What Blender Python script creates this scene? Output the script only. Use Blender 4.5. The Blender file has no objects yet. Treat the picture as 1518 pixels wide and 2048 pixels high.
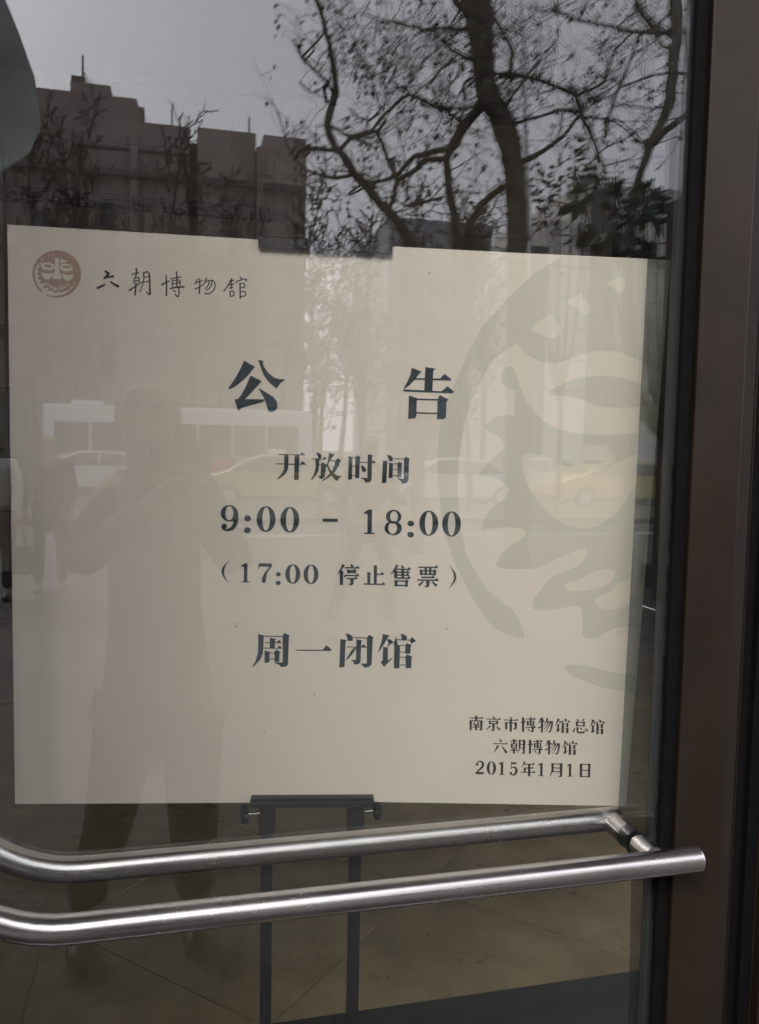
import bpy, bmesh, math, random
from mathutils import Vector, Matrix, Quaternion
random.seed(7)
S = bpy.context.scene
COL = S.collection
# ---------------------------------------------------------------- camera
FPX, PPX, PPY = 1650.0, 759.0, 1024.0
def _d(x, y): return Vector((x-PPX, y-PPY, FPX)).normalized()
AY = _d(360, 893); AZ = -_d(350, 23000); AZ = (AZ - AY*AZ.dot(AY)).normalized(); AX = AY.cross(AZ)
M3 = Matrix((AX, AY, AZ))                       # camera (x right, y down, z ahead) -> world
CAM = Vector((0, -1.1, 1.5))
cd = bpy.data.cameras.new("camera"); cam = bpy.data.objects.new("camera", cd); COL.objects.link(cam)
cd.sensor_fit = 'VERTICAL'; cd.sensor_height = 36; cd.lens = FPX/2048*36
cd.clip_start = 0.02; cd.clip_end = 3000
R = M3 @ Matrix(((1,0,0),(0,-1,0),(0,0,-1)))
cam.matrix_world = Matrix.Translation(CAM) @ R.to_4x4()
cd.dof.use_dof = True; cd.dof.focus_distance = 2.3; cd.dof.aperture_fstop = 16
S.camera = cam
S.render.resolution_x, S.render.resolution_y = 759, 1024
# ---------------------------------------------------------------- light
SUN_EL, SUN_AZ = math.radians(38), math.radians(212)
w = bpy.data.worlds.new("World"); S.world = w; w.use_nodes = True
nt = w.node_tree; nt.nodes.clear()
sky = nt.nodes.new('ShaderNodeTexSky'); sky.sky_type = 'NISHITA'; sky.sun_disc = False
sky.sun_elevation = SUN_EL; sky.sun_rotation = SUN_AZ; sky.air_density = 1.0; sky.dust_density = 6.0; sky.ozone_density = 2.0
hs = nt.nodes.new('ShaderNodeHueSaturation'); hs.inputs['Saturation'].default_value = 0.16
bw = nt.nodes.new('ShaderNodeMix'); bw.data_type = 'RGBA'; bw.inputs['Factor'].default_value = 0.62
bw.inputs['B'].default_value = (9.6, 9.5, 10.3, 1)      # even cloud cover over the clear sky
bg = nt.nodes.new('ShaderNodeBackground'); bg.inputs['Strength'].default_value = 0.12
ow = nt.nodes.new('ShaderNodeOutputWorld')
nt.links.new(sky.outputs[0], hs.inputs['Color']); nt.links.new(hs.outputs[0], bw.inputs['A'])
nt.links.new(bw.outputs['Result'], bg.inputs[0]); nt.links.new(bg.outputs[0], ow.inputs[0])
sd = bpy.data.lights.new("sun", 'SUN'); sd.energy = 1.2; sd.angle = math.radians(22); sd.color = (1, .95, .88)
so = bpy.data.objects.new("sun", sd); COL.objects.link(so)
sdir = Vector((math.sin(SUN_AZ)*math.cos(SUN_EL), math.cos(SUN_AZ)*math.cos(SUN_EL), math.sin(SUN_EL)))
so.rotation_euler = sdir.to_track_quat('Z', 'Y').to_euler()
S.view_settings.view_transform = 'Standard'; S.view_settings.look = 'None'
S.view_settings.gamma = 1; S.view_settings.use_curve_mapping = False
S.view_settings.exposure = 1.22
S.render.engine = 'CYCLES'
cy = S.cycles
cy.max_bounces = 10; cy.diffuse_bounces = 4; cy.glossy_bounces = 5; cy.transmission_bounces = 6; cy.transparent_max_bounces = 24
cy.use_adaptive_sampling = False; cy.use_denoising = True; cy.sample_clamp_indirect = 6; cy.caustics_reflective = False; cy.caustics_refractive = False
try: cy.denoiser = 'OPENIMAGEDENOISE'
except Exception: pass
# ---------------------------------------------------------------- projection helpers
def ray(px, py): return M3 @ Vector((px-PPX, py-PPY, FPX))
def onY(px, py, y):
    r = ray(px, py); return CAM + r*((y-CAM.y)/r.y)
def onZ(px, py, z=0.0):
    r = ray(px, py); return CAM + r*((z-CAM.z)/r.z)
def flip(v): return Vector((v[0], -v[1], v[2]))
def street(px, py, y):                          # a point of the street as the door glass mirrors it, y metres out from the glass
    return flip(onY(px, py, y))
# ---------------------------------------------------------------- materials
def mat(name, col, rough=.6, metal=0., var=0., scale=6., bump=0., bscale=60., spec=.5, stretch=None, col2=None, coat=0.):
    m = bpy.data.materials.new(name); m.use_nodes = True; n = m.node_tree; L = n.links
    b = n.nodes['Principled BSDF']; b.inputs['Base Color'].default_value = (*col, 1)
    b.inputs['Roughness'].default_value = rough; b.inputs['Metallic'].default_value = metal
    b.inputs['Specular IOR Level'].default_value = spec; b.inputs['Coat Weight'].default_value = coat
    if var or bump:
        tc = n.nodes.new('ShaderNodeTexCoord'); mp = n.nodes.new('ShaderNodeMapping'); L.new(tc.outputs['Object'], mp.inputs[0])
        if stretch: mp.inputs['Scale'].default_value = stretch
    if var:
        nz = n.nodes.new('ShaderNodeTexNoise'); nz.inputs['Scale'].default_value = scale; nz.inputs['Detail'].default_value = 6
        nz.inputs['Roughness'].default_value = .62; L.new(mp.outputs[0], nz.inputs[0])
        r = n.nodes.new('ShaderNodeValToRGB'); L.new(nz.outputs[0], r.inputs[0])
        c2 = col2 or tuple(min(1, c*(1+var)) for c in col); c1 = tuple(c*(1-var) for c in col)
        r.color_ramp.elements[0].position = .32; r.color_ramp.elements[1].position = .68
        r.color_ramp.elements[0].color = (*c1, 1); r.color_ramp.elements[1].color = (*c2, 1)
        L.new(r.outputs[0], b.inputs['Base Color'])
    if bump:
        nb = n.nodes.new('ShaderNodeTexNoise'); nb.inputs['Scale'].default_value = bscale; nb.inputs['Detail'].default_value = 4
        L.new(mp.outputs[0], nb.inputs[0])
        bp = n.nodes.new('ShaderNodeBump'); bp.inputs['Strength'].default_value = bump; bp.inputs['Distance'].default_value = .01
        L.new(nb.outputs[0], bp.inputs['Height']); L.new(bp.outputs[0], b.inputs['Normal'])
    return m
def glass_mat(name, tint, f0, wobble=0.0, dirt=0.0):
    m = bpy.data.materials.new(name); m.use_nodes = True; n = m.node_tree; L = n.links; n.nodes.clear()
    out = n.nodes.new('ShaderNodeOutputMaterial'); mx = n.nodes.new('ShaderNodeMixShader')
    tr = n.nodes.new('ShaderNodeBsdfTransparent'); tr.inputs[0].default_value = (*tint, 1)
    gl = n.nodes.new('ShaderNodeBsdfAnisotropic'); gl.inputs['Roughness'].default_value = 0.0; gl.inputs[0].default_value = (.96, .97, 1, 1)
    g = n.nodes.new('ShaderNodeNewGeometry'); dt = n.nodes.new('ShaderNodeVectorMath'); dt.operation = 'DOT_PRODUCT'
    L.new(g.outputs['Incoming'], dt.inputs[0]); L.new(g.outputs['True Normal'], dt.inputs[1])
    def mth(op, a, b):
        q = n.nodes.new('ShaderNodeMath'); q.operation = op
        for i, v in enumerate((a, b)):
            if v is None: continue
            if isinstance(v, (int, float)): q.inputs[i].default_value = v
            else: L.new(v, q.inputs[i])
        return q.outputs[0]
    c = mth('ABSOLUTE', dt.outputs['Value'], None); c = mth('SUBTRACT', 1.0, c); c = mth('POWER', c, 5.0)
    c = mth('MULTIPLY', c, 1-f0); c = mth('ADD', c, f0)
    L.new(c, mx.inputs[0]); L.new(tr.outputs[0], mx.inputs[1]); L.new(gl.outputs[0], mx.inputs[2])
    if wobble:
        tc = n.nodes.new('ShaderNodeTexCoord'); nz = n.nodes.new('ShaderNodeTexNoise'); nz.inputs['Scale'].default_value = 2.2; nz.inputs['Detail'].default_value = 1
        L.new(tc.outputs['Object'], nz.inputs[0]); bp = n.nodes.new('ShaderNodeBump'); bp.inputs['Strength'].default_value = 1; bp.inputs['Distance'].default_value = wobble
        L.new(nz.outputs[0], bp.inputs['Height']); L.new(bp.outputs[0], gl.inputs['Normal'])
    last = mx.outputs[0]
    if dirt:
        tc2 = n.nodes.new('ShaderNodeTexCoord'); nz2 = n.nodes.new('ShaderNodeTexNoise'); nz2.inputs['Scale'].default_value = 5; nz2.inputs['Detail'].default_value = 8
        mp2 = n.nodes.new('ShaderNodeMapping'); mp2.inputs['Scale'].default_value = (1, 1, .45); L.new(tc2.outputs['Object'], mp2.inputs[0]); L.new(mp2.outputs[0], nz2.inputs[0])
        df = n.nodes.new('ShaderNodeBsdfDiffuse'); df.inputs[0].default_value = (.45, .43, .4, 1)
        m2 = n.nodes.new('ShaderNodeMixShader'); L.new(mth('MULTIPLY', nz2.outputs[0], dirt), m2.inputs[0]); L.new(last, m2.inputs[1]); L.new(df.outputs[0], m2.inputs[2]); last = m2.outputs[0]
    L.new(last, out.inputs[0]); return m
MT = {}
def defm(k, *a, **kw): MT[k] = mat(k, *a, **kw)
def rough_var(k, lo, hi, scale, stretch=(1, 1, 1)):
    n = MT[k].node_tree; L = n.links; b = n.nodes['Principled BSDF']; tc = n.nodes.new('ShaderNodeTexCoord'); mp = n.nodes.new('ShaderNodeMapping'); mp.inputs['Scale'].default_value = stretch
    nz = n.nodes.new('ShaderNodeTexNoise'); nz.inputs['Scale'].default_value = scale; nz.inputs['Detail'].default_value = 7; nz.inputs['Roughness'].default_value = .7
    mr = n.nodes.new('ShaderNodeMapRange'); mr.inputs['From Min'].default_value = .35; mr.inputs['From Max'].default_value = .7; mr.inputs['To Min'].default_value = lo; mr.inputs['To Max'].default_value = hi
    L.new(tc.outputs['Object'], mp.inputs[0]); L.new(mp.outputs[0], nz.inputs[0]); L.new(nz.outputs[0], mr.inputs[0]); L.new(mr.outputs[0], b.inputs['Roughness'])
MT['glass_front'] = glass_mat('glass_front', (.985, .99, .985), .037, .00007, .010)
MT['glass_back'] = glass_mat('glass_back', (.985, .99, .985), .037, .00011)
MT['shade_tint'] = glass_mat('shade_tint', (.37, .395, .40), .01)  # dark see-through tint that puts shade into the latch-side strip
defm('paper', (.80, .705, .61), .75, var=.035, scale=3, bump=.04, bscale=300)
defm('ink', (.014, .030, .042), .7)
defm('brush_ink', (.022, .018, .018), .7)
defm('sage', (.645, .60, .51), .75, var=.03, scale=3)
defm('pinkish', (.785, .685, .59), .75, var=.02, scale=3)
defm('seal', (.46, .30, .245), .75, var=.06, scale=40)
defm('seal_paper', (.78, .69, .575), .75)
defm('black_metal', (.009, .010, .014), .42, metal=.1, spec=.35, var=.2, scale=30)
defm('foam', (.5, .48, .44), .8)
defm('steel', (.53, .51, .50), .24, metal=1, var=.07, scale=14, bump=.03, bscale=500, stretch=(1, 1, 1))
defm('chrome', (.6, .6, .6), .15, metal=1)
defm('bronze', (.024, .0165, .0115), .42, metal=.35, var=.22, scale=5, bump=.05, bscale=900, spec=.4)
defm('bronze_dark', (.014, .010, .008), .6, var=.15, scale=10, spec=.3)
defm('rubber', (.004, .0042, .005), .8, var=.3, scale=60, bump=.2, bscale=90, spec=.10)
defm('spacer', (.06, .065, .07), .4, metal=.6)
defm('floor_tile', (.32, .245, .135), .34, var=.30, scale=4.5, bump=.03, bscale=40)
defm('grout', (.022, .017, .013), .95)
defm('paving_joint', (.045, .044, .041), .95)
defm('mat_dark', (.016, .017, .017), .95, var=.3, scale=90, bump=.6, bscale=400)
defm('wall_stone', (.66, .56, .46), .6, var=.16, scale=2.4, bump=.06, bscale=50)
defm('joint', (.03, .026, .024), .9)
defm('grille', (.006, .006, .007), .6)
defm('ceiling', (.12, .11, .10), .9)
defm('facade_light', (.34, .295, .26), .8, var=.22, scale=.3, bump=.1, bscale=4)
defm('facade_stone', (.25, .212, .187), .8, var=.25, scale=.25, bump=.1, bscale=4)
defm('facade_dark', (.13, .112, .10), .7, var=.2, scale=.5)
defm('window_glass', (.02, .025, .03), .08, spec=.8)
defm('grey_wall', (.30, .30, .33), .8, var=.12, scale=.4)
defm('white_wall', (.62, .60, .56), .75, var=.1, scale=.6)
defm('red_stone', (.055, .035, .032), .6, var=.25, scale=3)
defm('pave', (.055, .053, .049), .8, var=.18, scale=1.2, bump=.1, bscale=30)
defm('asphalt', (.042, .05, .052), .85, var=.2, scale=3, bump=.2, bscale=80)
defm('kerb', (.32, .31, .29), .8, var=.15, scale=3)
defm('line_paint', (.7, .7, .68), .7, var=.15, scale=5)
defm('earth', (.09, .08, .065), .95, var=.25, scale=1)
defm('bark', (.085, .070, .050), .9, var=.5, scale=7, bump=.4, bscale=25, col2=(.17, .155, .11))
defm('twig', (.06, .045, .036), .9)
defm('seed', (.035, .022, .014), .95)
defm('leaf', (.018, .045, .018), .45, var=.4, scale=5)
defm('canopy', (.72, .80, .72), .45, var=.06, scale=2)
defm('canopy_rim', (.75, .75, .75), .5)
defm('pole', (.80, .81, .84), .5, var=.06, scale=4)
defm('coat_black', (.018, .017, .020), .85, var=.3, scale=14)
defm('coat_brown', (.07, .052, .040), .85, var=.3, scale=14)
defm('coat_pale', (.5, .48, .46), .85, var=.1, scale=14)
defm('denim', (.03, .034, .045), .85, var=.25, scale=20)
defm('skin', (.30, .18, .12), .6)
defm('hair', (.012, .010, .009), .8, spec=.2)
defm('shoe', (.03, .026, .024), .5)
defm('white_paint', (.54, .55, .57), .25, coat=.6)
defm('red_paint', (.45, .05, .045), .3, coat=.6)
defm('yellow_paint', (.42, .33, .10), .3, coat=.6)
defm('silver_paint', (.5, .5, .52), .3, metal=.5, coat=.5)
defm('car_glass', (.015, .02, .022), .05, spec=.8)
defm('tyre', (.02, .02, .02), .9)
defm('lamp_glass', (.75, .75, .72), .1)
defm('paper_bag', (.7, .68, .64), .8)
rough_var('steel', .21, .30, 7, (1, 3, 3))
rough_var('bronze', .36, .52, 9, (1, 1, .35))
rough_var('floor_tile', .25, .5, 6)
# ---------------------------------------------------------------- object helpers
def ob(name, verts, faces, m, parent=None, smooth=False, recalc=True, **props):
    me = bpy.data.meshes.new(name); me.from_pydata([tuple(v) for v in verts], [], faces)
    ms = m if isinstance(m, (list, tuple)) else [m]
    for q in ms: me.materials.append(MT[q])
    if recalc:
        bm = bmesh.new(); bm.from_mesh(me); bmesh.ops.recalc_face_normals(bm, faces=bm.faces); bm.to_mesh(me); bm.free()
    if smooth: me.polygons.foreach_set('use_smooth', [True]*len(me.polygons))
    o = bpy.data.objects.new(name, me); COL.objects.link(o)
    if parent: o.parent = parent; o.matrix_parent_inverse = Matrix.Translation(-Vector(parent.location))
    for k, v in props.items(): o[k] = v
    return o
def thing(name, label, cat, loc=(0, 0, 0), group=None):
    o = bpy.data.objects.new(name, None); COL.objects.link(o); o.location = loc; o.empty_display_size = .1
    o['label'] = label; o['category'] = cat
    if group: o['group'] = group
    return o
class G:                                          # geometry collector
    def __init__(s): s.v = []; s.f = []
    def add(s, v, f):
        n = len(s.v); s.v += [Vector(q) for q in v]; s.f += [tuple(i+n for i in q) for q in f]; return s
    def box(s, a, b, c=0.0):
        x0, y0, z0 = [min(a[i], b[i]) for i in range(3)]; x1, y1, z1 = [max(a[i], b[i]) for i in range(3)]
        if c <= 0:
            return s.add([(x0,y0,z0),(x1,y0,z0),(x1,y1,z0),(x0,y1,z0),(x0,y0,z1),(x1,y0,z1),(x1,y1,z1),(x0,y1,z1)],
                         [(0,3,2,1),(4,5,6,7),(0,1,5,4),(1,2,6,5),(2,3,7,6),(3,0,4,7)])
        bm = bmesh.new(); bmesh.ops.create_cube(bm, size=1)
        for v in bm.verts: v.co = ((v.co.x+.5)*(x1-x0)+x0, (v.co.y+.5)*(y1-y0)+y0, (v.co.z+.5)*(z1-z0)+z0)
        bmesh.ops.bevel(bm, geom=bm.edges[:], offset=c, segments=2, profile=.6, affect='EDGES')
        bm.verts.index_update(); s.add([v.co.copy() for v in bm.verts], [tuple(v.index for v in f.verts) for f in bm.faces]); bm.free(); return s
    def tube(s, pts, rad, n=8, cap=True, close=False):
        pts = [Vector(p) for p in pts]
        if not isinstance(rad, (list, tuple)): rad = [rad]*len(pts)
        base = len(s.v); up = None
        for i, p in enumerate(pts):
            t = (pts[min(i+1, len(pts)-1)] - pts[max(i-1, 0)])
            t = t.normalized() if t.length > 1e-9 else Vector((0, 0, 1))
            if up is None: up = Vector((0, 0, 1)) if abs(t.z) < .9 else Vector((1, 0, 0))
            a = t.cross(up).normalized(); b = a.cross(t).normalized(); up = b
            for k in range(n):
                an = 2*math.pi*k/n; s.v.append(p + (a*math.cos(an) + b*math.sin(an))*rad[i])
        for i in range(len(pts)-1):
            for k in range(n):
                k2 = (k+1) % n; s.f.append((base+i*n+k, base+i*n+k2, base+(i+1)*n+k2, base+(i+1)*n+k))
        if cap:
            s.f.append(tuple(base+k for k in range(n))[::-1]); s.f.append(tuple(base+(len(pts)-1)*n+k for k in range(n)))
        return s
    def prism(s, poly, off):                      # planar polygon (list of Vector) thickened by the vector off
        n = len(poly); off = Vector(off)
        return s.add([Vector(p) for p in poly] + [Vector(p)+off for p in poly],
                     [tuple(range(n))[::-1], tuple(range(n, 2*n))] + [(i, (i+1) % n, n+(i+1) % n, n+i) for i in range(n)])
    def ball(s, c, r, sx=1, sy=1, sz=1, n=8, m=6):
        c = Vector(c); v = [c+Vector((0, 0, r*sz))]
        for j in range(1, m):
            th = math.pi*j/m
            for k in range(n): v.append(c+Vector((r*sx*math.sin(th)*math.cos(2*math.pi*k/n), r*sy*math.sin(th)*math.sin(2*math.pi*k/n), r*sz*math.cos(th))))
        v.append(c-Vector((0, 0, r*sz))); f = [(0, 1+k, 1+(k+1) % n) for k in range(n)]
        for j in range(m-2):
            for k in range(n): f.append((1+j*n+k, 1+(j+1)*n+k, 1+(j+1)*n+(k+1) % n, 1+j*n+(k+1) % n))
        e = len(v)-1; f += [(e, 1+(m-2)*n+(k+1) % n, 1+(m-2)*n+k) for k in range(n)]
        return s.add(v, f)
    def make(s, name, m, parent=None, smooth=False, **props): return ob(name, s.v, s.f, m, parent, smooth, **props)
def smooth_angle(o, deg=40):
    me = o.data; me.polygons.foreach_set('use_smooth', [True]*len(me.polygons))
    bm = bmesh.new(); bm.from_mesh(me)
    for e in bm.edges:
        if len(e.link_faces) == 2 and e.calc_face_angle(0) > math.radians(deg): e.smooth = False
    bm.to_mesh(me); bm.free()
# ================================================================ LARGE STRUCTURE
# interior floor: stone tiles laid at 45 degrees
fl = G().box((-5, .0, -.06), (4.5, 9, -.006)).make('floor', 'grout', kind='structure', label='lobby floor of brown stone tiles laid diagonally inside the glass door')
tile_me = {}
T = 1.165
U0, W0 = 1.16, .72
for i in range(-6, 12):
    for j in range(-7, 12):
        u0, w0 = U0+i*T, W0+j*T; cxu, cyu = (u0+T/2-(w0+T/2))/2, (u0+T/2+w0+T/2)/2
        if not (-2.3 < cxu < 3.9 and .35 < cyu < 7.6): continue
        h = T/2-.0035; g = G(); hz = random.uniform(-.0006, .0006)
        tv = [(0, -h, 0), (h, 0, 0), (0, h, 0), (-h, 0, 0)]
        k = (i*3+j) % 4
        if k not in tile_me:
            me = bpy.data.meshes.new('tile'); b = .0006
            v = [(x, y, -.006) for x, y, _ in tv] + [(x*(1-b/h), y*(1-b/h), 0) for x, y, _ in tv]
            me.from_pydata(v, [], [(4, 5, 6, 7)] + [(q, (q+1) % 4, 4+(q+1) % 4, 4+q) for q in range(4)])
            mm = MT['floor_tile'].copy(); mm.name = 'floor_tile'
            for nd in mm.node_tree.nodes:
                if nd.type == 'MAPPING': nd.inputs['Location'].default_value = (k*7.3, k*3.1, k)
            me.materials.append(mm); tile_me[k] = me
        t = bpy.data.objects.new('tile', tile_me[k]); COL.objects.link(t); t.parent = fl; t.location = (cxu, cyu, hz)
mt = G().box((-4.9, .10, -.002), (4.4, .94, .012), .004).make('entrance_mat', 'mat_dark'); mt['label'] = 'dark entrance mat on the floor behind the lower right of the door'; mt['category'] = 'mat'
# interior back wall with running-bond stone panels
WY = 7.0
bwall = G().box((-5, WY+.04, 0), (4.5, WY+.3, 4.9)).make('back_wall', 'joint', kind='structure', label='lobby wall of large stone panels behind the notice board')
zj = onY(0, 263, WY).z; rh = .56; pw = .795
xb = onY(197, 320, WY).x
kk = 0
for r_ in range(-6, 5):
    z0 = zj + (r_-1)*rh
    if z0+rh < 0 or z0 > 4.8: continue
    off = 0 if r_ % 2 == 0 else pw/2
    x = xb - off - 6*pw
    while x < 4.4:
        a, b = max(x, -5), min(x+pw, 4.45)
        if b-a > .1:
            yy = WY+random.uniform(0, .004)
            q = G().box((a+.005, yy, max(z0, 0)+.005), (b-.005, WY+.038, min(z0+rh, 4.8)-.005)).make('panel', 'wall_stone', bwall); kk += 1
        x += pw
G().box((-5.2, .3, 0), (-5.0, WY+.3, 4.9)).make('side_wall', 'ceiling', kind='structure')
G().box((4.5, .3, 0), (4.7, WY+.3, 4.9)).make('side_wall', 'ceiling', kind='structure')
G().box((-5.2, -.05, 4.9), (4.7, WY+.3, 5.1)).make('ceiling', 'ceiling', kind='structure')
# facade around the doors: header, stone jambs
G().box((-5.2, -.05, 3.6), (4.7, .3, 4.9)).make('front_wall', 'bronze_dark', kind='structure')
# black slot grille on the back wall
gr = thing('air_grille', 'long black slatted air grille running along the stone lobby wall', 'air grille', (0, WY-.01, 2.5))
za, zb = onY(0, 401, WY).z, onY(0, 369, WY).z; xr = onY(575, 430, WY).x
G().box((-4.9, WY-.012, za), (xr, WY-.002, zb)).make('backing', 'grille', gr)
for i in range(5):
    z = za + (zb-za)*(i+.1)/5
    G().box((-4.9, WY-.035, z), (xr-.25, WY-.012, z+.012)).make('slat', 'black_metal', gr)
# ---- outside ground
paveg = G().box((-60, -13.0, -.4), (60, -.06, -.012)).make('pavement', 'paving_joint', kind='structure', label='pale stone pavement in front of the glass door')
g = G()
for i in range(-22, 26):
    for j in range(0, 16):
        x0, y0 = i*.8+(.4 if j % 2 else 0), -.06-(j+1)*.8
        c = random.uniform(-.002, .002)
        g.add([(x0+.0015, y0+.0015, c), (x0+.7985, y0+.0015, c), (x0+.7985, y0+.7985, c), (x0+.0015, y0+.7985, c),
               (x0+.0015, y0+.0015, -.012), (x0+.7985, y0+.0015, -.012), (x0+.7985, y0+.7985, -.012), (x0+.0015, y0+.7985, -.012)],
              [(0,1,2,3), (0,1,5,4), (1,2,6,5), (2,3,7,6), (3,0,4,7)])
g.make('paving_slab', 'pave', paveg, kind='stuff')
G().box((-60, -13.25, -.4), (60, -13.0, .0), .02).make('kerb', 'kerb', kind='structure')
G().box((-90, -39, -.5), (90, -13.25, -.13)).make('road', 'asphalt', kind='structure')
g = G()
for i in range(-14, 15): g.box((i*6, -24.1, -.126), (i*6+2.5, -23.95, -.122))
for y in (-13.9, -38.2): g.box((-90, y, -.126), (90, y+.12, -.122))
g.make('road_marking', 'line_paint', kind='structure')
G().box((-90, -44, -.5), (90, -39, 0)).make('far_pavement', 'pave', kind='structure')
G().add([(-900, -900, -.3), (900, -900, -.3), (900, -44, -.3), (-900, -44, -.3)], [(0, 1, 2, 3)]).make('ground', 'earth', kind='structure')
# ================================================================ DOOR
XS0, XS1 = .7305, .812
door = thing('glass_door', 'bronze framed glass door in front of the notice board', 'door', (.1, 0, 0))
YF, YB = -.030, .030
G().box((XS0, YF, .06), (XS1, YB, 2.9), .0025).make('stile', 'bronze', door)
G().box((-.44, YF, .06), (-.36, YB, 2.9), .0025).make('stile', 'bronze', door)
G().box((-.3595, YF+.001, .06), (XS0-.0005, YB-.001, .14), .002).make('bottom_rail', 'bronze', door)
G().box((-.3595, YF+.001, 2.8), (XS0-.0005, YB-.001, 2.9), .002).make('top_rail', 'bronze', door)
GX0, GX1, GZ0, GZ1 = -.355, .7295, .145, 2.795
G().box((GX0, -.0125, GZ0), (GX1, -.0065, GZ1)).make('glass_pane', 'glass_front', door)
bp_ = G().box((GX0, .0055, GZ0), (GX1, .0115, GZ1))
for v in bp_.v: v.y += (v.x-.1)*.0007 + (v.z-1.5)*.0003      # inner sheet sits very slightly out of parallel
bp_.make('glass_pane', 'glass_back', door)
# gaskets: rubber beads with small uneven sealant
gx = GX1-.0195
G().box((gx, -.0225, .142), (XS0-.0006, -.0128, 2.798), .003).make('gasket', 'rubber', door)
G().box((gx+.002, .0130, .142), (XS0-.0006, .0225, 2.798), .003).make('gasket', 'rubber', door)
G().box((gx-.007, -.0062, .142), (gx+.009, .0052, 2.798)).make('spacer_bar', 'spacer', door)
g = G()
pp = []
z = .75
while z < 1.5:
    pp.append((gx+.001+random.uniform(-.001, .0012), -.0150+random.uniform(-.0008, .0008), z)); z += .012
g.tube(pp, [random.uniform(.0015, .0032) for _ in pp], 6).make('sealant_bead', 'rubber', door, smooth=True)
G().box((-.359, -.0225, .142), (-.345, -.0128, 2.798), .003).make('gasket', 'rubber', door)
# added dark sheet behind the glass, standing in for shade along the latch side
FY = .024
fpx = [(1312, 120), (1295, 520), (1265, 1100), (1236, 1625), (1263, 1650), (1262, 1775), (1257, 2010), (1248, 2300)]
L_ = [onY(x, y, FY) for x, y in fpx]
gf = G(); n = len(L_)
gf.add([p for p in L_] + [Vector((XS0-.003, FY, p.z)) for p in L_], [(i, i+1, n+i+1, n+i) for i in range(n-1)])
gf.make('shade_strip', 'shade_tint', door)
# ---- jamb beyond the stile
jb = thing('door_jamb', 'dark bronze jamb standing right of the door stile', 'door jamb', (.9, 0, 0))
G().box((.8145, -.018, 0), (.8395, .04, 3.0), .0015).make('stop_strip', 'bronze_dark', jb)
G().box((.8405, -.004, 0), (.868, .04, 3.0)).make('shadow_gap', 'rubber', jb)
G().tube([(.8408, -.0185, 0), (.8408, -.0185, 3)], .0011, 6).make('edge_bead', 'bronze', jb)
G().box((.8685, -.016, 0), (.888, .05, 3.0), .001).make('seal_channel', 'rubber', jb)
G().tube([(.8885, -.017, 0), (.8885, -.017, 3)], .0011, 6).make('edge_bead', 'bronze', jb)
G().box((.890, -.034, 0), (1.02, .08, 3.6), .002).make('post', 'bronze', jb)
sl = thing('side_light', 'fixed glazing right of the bronze door jamb', 'window', (2.5, 0, 0))
G().box((1.021, -.006, .1), (4.45, .006, 3.58)).make('glass_pane', 'glass_back', sl)
G().box((1.021, -.03, 0), (4.45, .03, .099)).make('sill', 'bronze', sl)
G().box((-5.0, -.05, 0), (-.443, .3, 3.598)).make('front_wall', 'red_stone', kind='structure', label='dark stone wall left of the glass door')
dh = thing('door_transom', 'bronze transom panel above the glass door', 'transom', (.2, 0, 3)); 
G().box((-.44, -.03, 2.905), (.888, .03, 3.0)).make('rail', 'bronze', dh)
G().box((-.44, -.02, 3.001), (.888, .02, 3.58)).make('panel', 'bronze', dh)
# ---- pull handles: bar inside and bar outside, joined through the glass
def handle(name, label, y, x_end, zc, xl):
    r = .0183
    h = thing(name, label, 'door handle', (x_end, y, zc))
    rb = .205
    pts = [(x_end, y, zc)]
    for i in range(1, 9): pts.append((x_end+(xl+rb-x_end)*i/8, y, zc))
    for i in range(1, 15):
        a = math.radians(90*i/14); pts.append((xl+rb-rb*math.sin(a), y, zc+rb-rb*math.cos(a)))
    for i in range(1, 5): pts.append((xl, y, zc+rb+.14*i))
    b = G().tube(pts, r, 40, cap=False)
    o = b.make('bar', 'steel', h, smooth=True)
    # end cap, slightly domed, with a fine edge
    e = G().tube([(x_end-.0006, y, zc), (x_end+.0012, y, zc), (x_end+.0018, y, zc)], [r+.0001, r-.0001, r-.0012], 40)
    smooth_angle(e.make('end_cap', 'steel', h))
    return h
HZ = .9075
h_out = handle('pull_handle', 'brushed steel pull bar on the outside, nearer and lower in view', -.070, .742, HZ, -.332)
h_in = handle('pull_handle', 'brushed steel pull bar seen through the glass below the poster', .070, .690, HZ+.004, -.332)
MX = .677
def rod(y0, y1, r, name, m, par):
    smooth_angle(G().tube([(MX, y0, HZ+.002), (MX, y1, HZ+.002)], r, 32).make(name, m, par))
rod(-.060, -.0172, .0172, 'mounting_post', 'steel', h_out)
rod(-.0175, -.0128, .0186, 'washer', 'rubber', h_out)
rod(.0140, .060, .0172, 'mounting_post', 'steel', h_in)
rod(.0118, .0142, .0184, 'washer', 'rubber', h_in)
# ================================================================ POSTER AND EASEL
HX = M3 @ _d(22900, 1679); VX = M3 @ _d(199, 14300); HX.normalize(); VX = (VX-HX*VX.dot(HX)).normalized()
NP = HX.cross(VX).normalized()
if NP.y > 0: NP = -NP
P0 = onY(1252, 1600, .115)
def PP(px, py, off=0.):
    o = P0+NP*off; r = ray(px, py); return CAM + r*((o-CAM).dot(NP)/r.dot(NP))
board_c = PP(680, 1030)
poster = thing('notice_board', 'cream museum opening hours poster board standing behind the glass', 'notice board', board_c)
def sub(a, b, n): return [(a[0]+(b[0]-a[0])*i/n, a[1]+(b[1]-a[1])*i/n) for i in range(n)]
outline = sub((14.6, 449), (517, 479), 4) + sub((517, 479), (1000, 504), 4) + sub((1000, 504), (1342, 520), 3) + \
          sub((1342, 520), (1252, 1612), 6) + sub((1252, 1612), (760, 1604), 4) + sub((760, 1604), (30, 1608), 6) + sub((30, 1608), (14.6, 449), 6)
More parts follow.
